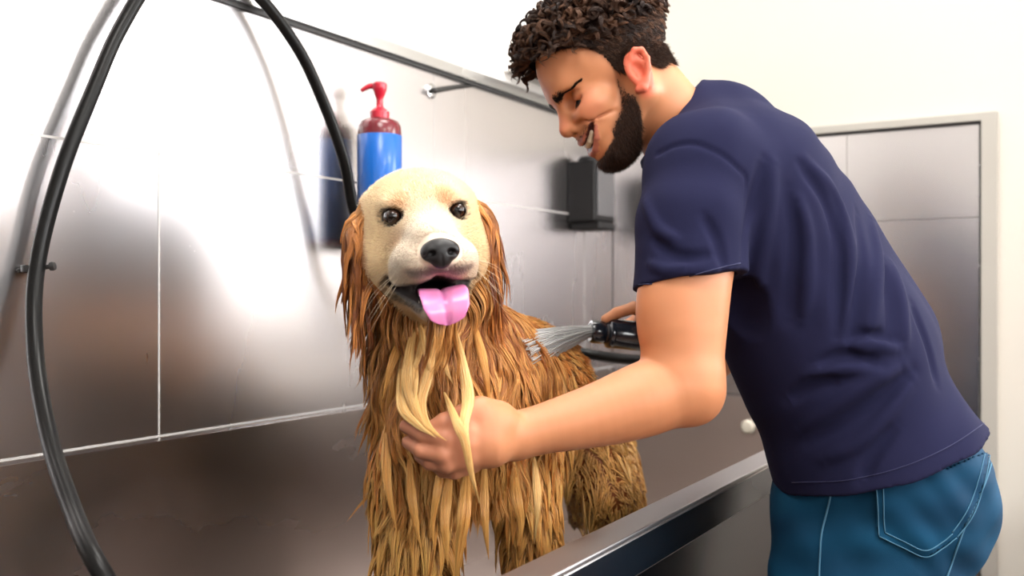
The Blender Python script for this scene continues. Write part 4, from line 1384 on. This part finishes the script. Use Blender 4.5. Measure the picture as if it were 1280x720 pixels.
for pl, r_, sg, k_ in folds:
    q = spline(pl, 14); P, ok = sh.hit(q[:, 0], q[:, 1])
    if ok.sum() > 3: fold_pts.append((P[ok], r_, sg, k_))
seams = []
for pl in ([(822, 192), (845, 182), (870, 180), (900, 192), (922, 210), (933, 225), (931, 270), (930, 310), (928, 335)],):
    q = spline(pl, 40); P, ok = sh.hit(q[:, 0], q[:, 1]); seams.append(P[ok])
def shirt_disp(P):
    d = np.zeros(len(P))
    for Q, r_, sg, k_ in fold_pts:
        c = Q.mean(0); R = _norm(Q - c).max() + .03
        m = _norm(P - c) < R
        if not m.any(): continue
        p = P[m]; dd = np.full(len(p), 9.0); tt = np.zeros(len(p))
        for i in range(len(Q) - 1):
            ab = Q[i + 1] - Q[i]; t = np.clip((p - Q[i]) @ ab / (ab @ ab), 0, 1)
            e = _norm(p - Q[i] - t[:, None] * ab); b = e < dd; dd[b] = e[b]; tt[b] = (i + t[b]) / (len(Q) - 1)
        w = np.sin(np.clip(tt, .02, .98) * PI) ** .6
        d[m] += sg * .0125 * w * np.exp(-(dd / (k_ * .60)) ** 2)
    for Q in seams:
        c = Q.mean(0); R = _norm(Q - c).max() + .01
        m = _norm(P - c) < R
        if m.any():
            p = P[m]; dd = np.full(len(p), 9.0)
            for i in range(len(Q) - 1):
                ab = Q[i + 1] - Q[i]; t = np.clip((p - Q[i]) @ ab / (ab @ ab + 1e-12), 0, 1)
                dd = np.minimum(dd, _norm(p - Q[i] - t[:, None] * ab))
            d[m] -= .0040 * np.exp(-(dd / .0034) ** 2)
    s_ = (P - CAM) @ UP; u_ = (P - CAM) @ RT
    d += .0016 * np.sin(u_ * 70 + 3 * np.sin(s_ * 17)) * np.sin(s_ * 26 + 2 * np.sin(u_ * 21))
    return d
sh.disp = shirt_disp
# open the hem, cuffs and neck: cut planes, then hollow
sl_ax = slv_end - SHn; sl_ax /= np.linalg.norm(sl_ax)
class Cut:
    pass
def local_cut(field, p, n, R):
    """cut with a plane only within radius R of p"""
    p = np.asarray(p, float); n = np.asarray(n, float) / np.linalg.norm(n)
    def f(P):
        return np.maximum(-((P - p) @ n), _norm(P - p - n * R * .55) - R)
    field.add(f, p + n * R * .55, R, .0025, 1)
# sleeve hem (slightly tilted) 
cut_n = (W(868, 460, 1.17) - W(866, 300, 1.19)); cut_n /= np.linalg.norm(cut_n)
cut_n = cut_n + RT * .16; cut_n /= np.linalg.norm(cut_n)
local_cut(sh, W(862, 352, 1.185), cut_n, .115)
sh.rc(W(862, 350, 1.190), W(862, 380, 1.186), .0560, .0590, .002, op=1)
fcn = SHe - W(905, 300, 1.63); local_cut(sh, SHe, fcn, .10)
# bottom hem, rises towards the back
hA, hB = W(985, 617, 1.35), W(1252, 510, 1.40)
hd_ = hB - hA; hn = np.cross(hd_, FW); hn = hn if hn[2] < 0 else -hn
sh.plane((hA + hB) / 2 + np.array([0, 0, .016]), hn, .002)
sh.ell(W(1085, 600, 1.40), (.112, .130, .045), .004, op=1)
# neckline
nn_ = G.pt((0, 0, 0)) - W(905, 165, 1.42); nn_ /= np.linalg.norm(nn_)
local_cut(sh, W(838, 151, 1.42), -RT * .80 + UP * .59, .11)
sh.rc(W(796, 112, 1.42), W(829, 150, 1.42), .046, .046, .003, op=1)
M['shirt'] = simple('navy cotton', rgb(30, 31, 58), .95, bump=(900, .35, .0005), spec=.12)
Vs, Fs = surface(sh, [1.0, -.05, HC - .36], [1.75, .85, HC + .36], .0034 * RES)
shirt = mesh_obj('t_shirt', Vs, Fs, M['shirt'], man)
# hem stitching lines on the sleeve and bottom edge
M['stitch_navy'] = simple('navy thread', rgb(42, 44, 78), .9)
def surf_line(field, pl, n=40, off=.0006):
    q = spline(pl, n); P, ok = field.hit(q[:, 0], q[:, 1]); P = P[ok]
    return P + field.grad(P) * off
for pl in ([(799, 356), (830, 352), (865, 344), (900, 335), (925, 329)], [(990, 603), (1060, 600), (1130, 583), (1190, 556), (1240, 522)]):
    L_ = surf_line(sh, pl)
    if len(L_) > 4: tube('hem_stitching', L_, .0007, M['stitch_navy'], shirt, 6)
# crew collar band
cn = -RT * .80 + UP * .59; cn /= np.linalg.norm(cn)
cc0 = W(842, 156, 1.42) - cn * .004
cu = FW - cn * (FW @ cn); cu /= np.linalg.norm(cu); cvv = np.cross(cn, cu)
ring = []
for a in np.linspace(0, 2 * PI, 64, endpoint=False):
    dr = cu * math.cos(a) + cvv * math.sin(a); ts = np.linspace(.045, .105, 61)
    dd = sh(cc0 + dr * ts[:, None]); neg = np.where(dd < 0)[0]
    ring.append(cc0 + dr * (ts[neg[-1]] if len(neg) and neg[-1] < 60 else np.nan))
ring = np.array(ring); okr = np.isfinite(ring[:, 0])
rad_c = _norm(ring - cc0); rad_c[~okr] = np.nanmedian(rad_c[okr]) if okr.any() else .07
rad_c = np.minimum(rad_c, .078)
for _ in range(6): rad_c = (np.roll(rad_c, 1) + rad_c * 2 + np.roll(rad_c, -1)) / 4
cv_, cf_ = [], []
prof_ = [(-.001, -.010), (.0014, -.006), (.0012, .004), (-.0016, .009), (-.0045, .009), (-.005, -.008)]
for i, a in enumerate(np.linspace(0, 2 * PI, 64, endpoint=False)):
    dr = cu * math.cos(a) + cvv * math.sin(a)
    for pr1, pr2 in prof_: cv_.append(cc0 + dr * (rad_c[i] + pr1 - max(0, pr2) * .35) + cn * pr2)
np_ = len(prof_)
for i in range(64):
    for k in range(np_):
        cf_.append((i * np_ + k, i * np_ + (k + 1) % np_, ((i + 1) % 64) * np_ + (k + 1) % np_, ((i + 1) % 64) * np_ + k))
mesh_obj('collar', np.array(cv_), cf_, M['shirt'], shirt)

# ------------------------------------------------------------------ jeans
jn = Field()
jn.rc(W(1075, 585, 1.33), HPn, .100, .118, .04); jn.rc(W(1078, 585, 1.47), HPf, .100, .118, .04)
jn.rc(HPn, KNn, .122, .080, .04); jn.rc(HPf, KNf, .122, .080, .04)
jn.ell(W(1148, 632, 1.33), (.095, .10, .095), .05); jn.ell(W(1158, 632, 1.49), (.095, .10, .095), .05)
jn.rc(W(1050, 640, 1.33), W(1045, 760, 1.30), .085, .09, .05)
jn.chain([KNn, (KNn + ANn) / 2, ANn], [.080, .070, .060], .02); jn.chain([KNf, (KNf + ANf) / 2, ANf], [.080, .070, .060], .02)
def jean_disp(P):
    z = P[:, 2]; u_ = (P - CAM) @ RT
    return .0018 * np.sin(z * 120 + 4 * np.sin(u_ * 24)) * np.sin(u_ * 55 + 2) + .0012 * np.sin(z * 60 + u_ * 90)
jn.disp = jean_disp
jn.plane(at_floor(ANn, .075), (0, 0, -1), .002)
def jcol(P):
    n = .5 + .5 * np.sin(P[:, 0] * 31 + 2 * np.sin(P[:, 2] * 40)) * np.sin(P[:, 2] * 37 + P[:, 1] * 20)
    return lerp3(s2l((4, 48, 76)), s2l((10, 68, 100)), n)
M['denim'] = colmat('blue denim', .8, bump=(1400, .5, .0005), spec=.2)
jeans = sdf_obj('jeans', jn, [1.0, -.25, .06], [1.95, .75, HC - .13], .006 * RES, M['denim'], man, jcol)
# back pocket
def patch(name, poly, field, off, mat, parent, colr, nu=36):
    xs_ = [p[0] for p in poly]; ys_ = [p[1] for p in poly]
    gx = np.linspace(min(xs_), max(xs_), nu); gy = np.linspace(min(ys_), max(ys_), nu)
    X, Y = np.meshgrid(gx, gy); P, ok = field.hit(X.ravel(), Y.ravel())
    ins = np.zeros(X.size, bool); j = len(poly) - 1; x, y = X.ravel(), Y.ravel()
    for i in range(len(poly)):
        xi, yi = poly[i]; xj, yj = poly[j]
        c = ((yi > y) != (yj > y)) & (x < (xj - xi) * (y - yi) / (yj - yi + 1e-12) + xi); ins ^= c; j = i
    ok &= ins; nrm = field.grad(P); P2 = P + nrm * off
    idx = -np.ones(X.size, int); idx[ok] = np.arange(ok.sum())
    fs_ = []
    for r in range(nu - 1):
        for c in range(nu - 1):
            q = [r * nu + c, r * nu + c + 1, (r + 1) * nu + c + 1, (r + 1) * nu + c]
            if ok[q].all(): fs_.append(tuple(int(idx[k]) for k in q))
    o = mesh_obj(name, P2[ok], fs_, mat, parent, True, colr(P2[ok]))
    md = o.modifiers.new('t', 'SOLIDIFY'); md.thickness = off * 1.2; md.offset = 0
    return o
pk = [(1093, 600), (1096, 672), (1156, 697), (1195, 672), (1222, 625), (1236, 562), (1180, 585), (1130, 597)]
pocket = patch('back_pocket', pk, jn, .0022, M['denim'], jeans, lambda P: jcol(P) * 1.12, 60)
M['thread'] = simple('pale blue thread', rgb(70, 118, 146), .9)
for pl in ([(1096, 606), (1098, 640), (1098, 669)], [(1098, 670), (1128, 683), (1156, 694), (1176, 684), (1193, 671)], [(1194, 670), (1212, 645), (1225, 612), (1235, 566)],
           [(1104, 606), (1105, 640), (1106, 664)], [(1106, 665), (1130, 675), (1156, 686), (1176, 676), (1188, 666)], [(1188, 664), (1204, 640), (1216, 612), (1227, 568)]):
    L_ = surf_line(jn, pl, 30, .0040)
    if len(L_) > 3: tube('pocket_stitching', L_, .0008, M['thread'], pocket, 6)
L_ = surf_line(jn, [(1040, 612), (1034, 640), (1027, 670), (1025, 700), (1024, 740)], 40, .001)
if len(L_) > 3: tube('side_seam', L_, .0013, M['thread'], jeans, 6)
L_ = surf_line(jn, [(1246, 548), (1232, 600), (1205, 660), (1180, 730)], 40, .001)
if len(L_) > 3: tube('back_seam', L_, .0013, M['thread'], jeans, 6)
# shoes
M['shoe'] = simple('dark shoe leather', rgb(40, 36, 36), .5)
for A_ in (ANn, ANf):
    sf = Field(); dr = -RT * .9 + FW * .2; dr /= np.linalg.norm(dr)
    b0 = at_floor(A_, .05)
    sf.rc(b0 - dr * .03, b0 + dr * .08, .046, .044, .02); sf.rc(b0 + dr * .08, b0 + dr * .16 - UP * .012, .044, .036, .02)
    sf.rc(b0, at_floor(A_, .10), .045, .05, .02); sf.plane((0, 0, .002), (0, 0, -1))
    sdf_obj('shoe', sf, b0 - .26, b0 + .26, .006, M['shoe'], man)

# ------------------------------------------------------------------ hair
M['hair'] = colmat('dark brown hair', .6, spec=.25)
# scalp volume for the hair roots
hs = Field()
hs.ell((.012, 0, .036), (.1040, .0735, .081), .01, G); hs.ell((.052, 0, .052), (.066, .066, .062), .02, G)
Vh, Fh = surface(hs, EO - .16, EO + .16, .005)
def hw(c):
    return np.where(hair_mask(G.loc(c)) > .5, 1.0, 1e-9)
pts = sample_surface(Vh, Fh, 38000, hw, 91); pts = pts[hair_mask(G.loc(pts)) > .5]
ctr_ = sample_surface(Vh, Fh, 850, hw, 92); ctr_ = ctr_[hair_mask(G.loc(ctr_)) > .5]
def curls(centres, L0):
    r = np.random.default_rng(17); n = len(centres); s = 12
    Lc = G.loc(centres); nr = hs.grad(centres)
    top = smoothstep(.025, .075, Lc[:, 2]) ; frt = smoothstep(.04, .10, Lc[:, 0])
    ln = .006 + (.026 + .004 * frt) * top
    fl_ = np.tile(G.M @ np.array([.75, 0, .12]), (n, 1)) * (.35 + .65 * frt)[:, None] + r.normal(size=(n, 3)) * .35
    side = np.tile(G.M @ np.array([-.5, 0, -.8]), (n, 1))
    fl_ = fl_ * top[:, None] + side * (1 - top)[:, None]
    fl_ -= nr * (fl_ * nr).sum(1)[:, None]; fl_ /= _norm(fl_)[:, None] + 1e-9
    bn = np.cross(nr, fl_)
    ph = r.random(n) * 6.28; sg = np.where(r.random(n) > .5, 1, -1)
    out = []
    for i in range(s):
        t = i / (s - 1); a = ph + sg * t * 7.5 * top
        cr = (.0065 * top * min(1, t * 3))[:, None]
        p = centres + nr * (ln * (.55 * np.sin(min(1, t * 1.1) * 1.9)))[:, None] * (.4 + .6 * top)[:, None] + fl_ * (ln * t * .85)[:, None] + cr * (np.cos(a)[:, None] * nr + np.sin(a)[:, None] * bn) 
        out.append(p)
    return np.stack(out, 1)
Cc = curls(ctr_, 0); ci = nearest(pts, ctr_)
cv = clump(Cc, ci, pts, .72, .0, .6, .18, .2, 33)
hr = np.random.default_rng(6); hc_ = lerp3(s2l((38, 26, 22)), s2l((96, 66, 48)), hr.random(len(ctr_))[ci] ** 1.5) * (.75 + .5 * hr.random((len(pts), 1)))
strands_mesh('hair', cv, .00055, M['hair'], man, hc_, hc_ * 1.1)
# close layer of hair against the scalp
kf = hair_mask(G.loc(Vh[Fh].mean(1))) > .45
ids_, inv_ = np.unique(Fh[kf], return_inverse=True)
vb_ = Vh[ids_] - hs.grad(Vh[ids_]) * .0008
mesh_obj('hair_underlayer', vb_, inv_.reshape(-1, 4), M['hair'], man, True, np.tile(s2l((38, 27, 22)), (len(vb_), 1)))
# short faded sides
selF = Fm[_norm(Vm[Fm[:, 0]] - EO) < .18]
def sw(c):
    L = G.loc(c); return np.where((hair_mask(L) > .4) & (L[:, 2] < .07), 1.0, 1e-9)
pts = sample_surface(Vm, selF, 15000, sw, 96); pts = pts[sw(pts) > .5]
cv = grow(body, pts, lambda P: np.tile(G.M @ np.array([-.55, 0, -.8]), (len(P), 1)), .009 * (.6 + .7 * hr.random(len(pts))), 4, .55, .0008, wob=.3, seed=8, offend=.004)
strands_mesh('side_hair', cv, .00045, M['hair'], man, lerp3(s2l((34, 24, 20)), s2l((78, 54, 40)), hr.random(len(pts))))
# beard
def bw(c): return np.maximum(beard_mask(G.loc(c)) - .25, 1e-9)
hm_ = np.isfinite(Vm[:, 0])
selF = Fm[_norm(Vm[Fm[:, 0]] - EO) < .18]
pts = sample_surface(Vm, selF, 16000, bw, 95); pts = pts[beard_mask(G.loc(pts)) > .32 + .4 * hr.random(len(pts))]
def bflow(P): return np.tile(G.M @ np.array([.25, 0, -1.0]), (len(P), 1))
Lb = G.loc(pts)
cv = grow(body, pts, bflow, (.005 + .006 * smoothstep(-.06, -.10, Lb[:, 2])) * (.6 + .8 * hr.random(len(pts))), 4, .6, .0008, wob=.3, seed=3, offend=.003)
bc = lerp3(s2l((30, 20, 17)), s2l((74, 48, 34)), hr.random(len(pts)))
strands_mesh('beard', cv, .00042, M['hair'], man, bc)
# eyebrows and lashes
for s in (-1, 1):
    r = np.random.default_rng(40 + s); n = 560
    u = r.random(n); px_ = np.interp(u, [0, .5, 1], [.1120, .1070, .0820]); py_ = np.interp(u, [0, .5, 1], [.010, .029, .053]); pz_ = np.interp(u, [0, .5, 1], [.0105, .0165, .0100]) + r.normal(size=n) * .0021 * (1.15 - u)
    q = G.pt(np.stack([px_, py_ * s, pz_], 1))
    for _ in range(6): q = q - body.grad(q) * body(q)[:, None]
    d_ = G.M @ np.array([-.35, .75 * s, .25])
    cv = grow(body, q, lambda P: np.tile(d_, (len(P), 1)), .006 * (.6 + .6 * r.random(n)), 4, .15, .0006, wob=.12, seed=2, offend=.0015)
    strands_mesh('eyebrow', cv, .00045, M['hair'], man, np.tile(s2l((30, 20, 16)), (n, 1)))
    u = np.linspace(0, 1, 46); q = G.pt(np.stack([np.interp(u, [0, .5, 1], [.0945, .0965, .0865]), np.interp(u, [0, .5, 1], [.0205, .031, .0435]) * s, np.full(46, -.0072)], 1))
    e = np.stack([q + (G.M @ np.array([.006 * t, 0, -.006 * t - .002 * t * t])) for t in np.linspace(0, 1, 5)], 1)
    strands_mesh('eyelashes', e, .00035, M['hair'], man, np.tile(s2l((18, 12, 10)), (46, 1)))
# fingernails on the near hand
M['nail'] = simple('fingernail', rgb(226, 168, 150), .3)

# ================================================================== SPRAYER + WATER
spn = empty('spray_nozzle', W(790, 420, 1.47)); tag(spn, 'black hand sprayer nozzle in the man\'s far hand aimed at the dog\'s back', 'spray nozzle')
na = W(737, 414, 1.452); nb = W(835, 424, 1.480); nax = nb - na; nL = np.linalg.norm(nax); nax /= nL
M['nozzle'] = simple('black nozzle plastic', (.010, .012, .018, 1), .22, coat=.5)
bm = bmesh.new()
lathe(bm, [(0, .003), (.012, .0), (.0165, .001), (.0175, .004), (.0175, .020), (.0155, .023), (0, .023)], na, axis=nax, n=32)
bm_obj('spray_head', bm, M['nozzle'], spn, smooth=True)
bm = bmesh.new()
lathe(bm, [(0, .0232), (.016, .0232), (.0205, .030), (.0225, .036), (.0225, .080), (.020, .100), (.015, .118), (.0125, nL), (0, nL)], na, axis=nax, n=32)
bm_obj('handle', bm, M['nozzle'], spn, smooth=True)
bm = bmesh.new(); lathe(bm, [(.0175, .0255), (.0222, .0290), (.0232, .0335), (.0215, .0375)], na, axis=nax, n=32)
bm_obj('collar_ring', bm, M['nozzle'], spn, smooth=True)
bm = bmesh.new()
for i in range(8):
    a = 2 * PI * i / 8
    u_ = np.cross(nax, UP); u_ /= np.linalg.norm(u_); v_ = np.cross(nax, u_)
    q = na + (u_ * math.cos(a) + v_ * math.sin(a)) * .009
    lathe(bm, [(.0012, -.0015), (.0012, .001)], q, axis=nax, n=8)
bm_obj('jets', bm, M['steel_trim'], spn)

# water fan: many thin streams of a wide jet
r = np.random.default_rng(77); n = 620; s = 9
dirv = W(638, 438, 1.235) - na; dl = np.linalg.norm(dirv); dirv /= dl
u_ = np.cross(dirv, FW); u_ /= np.linalg.norm(u_); v_ = np.cross(dirv, u_)
ang = r.random(n) * 2 * PI; q = np.sqrt(r.random(n))
cur = []
for i in range(s):
    t = i / (s - 1)
    rad_ = .0085 + (.033 - .0085) * t
    cur.append(na + dirv * (dl * t) + (q * rad_ * np.cos(ang))[:, None] * u_ + (q * rad_ * np.sin(ang))[:, None] * v_ - UP * (.012 * t * t) + r.normal(size=(n, 3)) * .0008 * t)
wm, wnt, wb = nodes_mat('fine water spray')
wb.inputs['Base Color'].default_value = (.95, .95, .95, 1); wb.inputs['Roughness'].default_value = .25; wb.inputs['IOR'].default_value = 1.33
wb.inputs['Alpha'].default_value = 1
tb_ = N(wnt, 'ShaderNodeBsdfTranslucent'); tb_.inputs['Color'].default_value = (.98, .98, .98, 1)
mxs = N(wnt, 'ShaderNodeMixShader'); mxs.inputs[0].default_value = .6
wnt.links.new(wb.outputs[0], mxs.inputs[1]); wnt.links.new(tb_.outputs[0], mxs.inputs[2]); wnt.links.new(mxs.outputs[0], wnt.nodes['Material Output'].inputs['Surface'])
wo = strands_mesh('water_spray', np.stack(cur, 1), .00075, wm, None, np.ones((n, 3)), prof=lambda t: .7 + .6 * t)
tag(wo, 'fan of fine white water jets spraying from the nozzle onto the dog\'s back', 'water spray', kind='stuff')
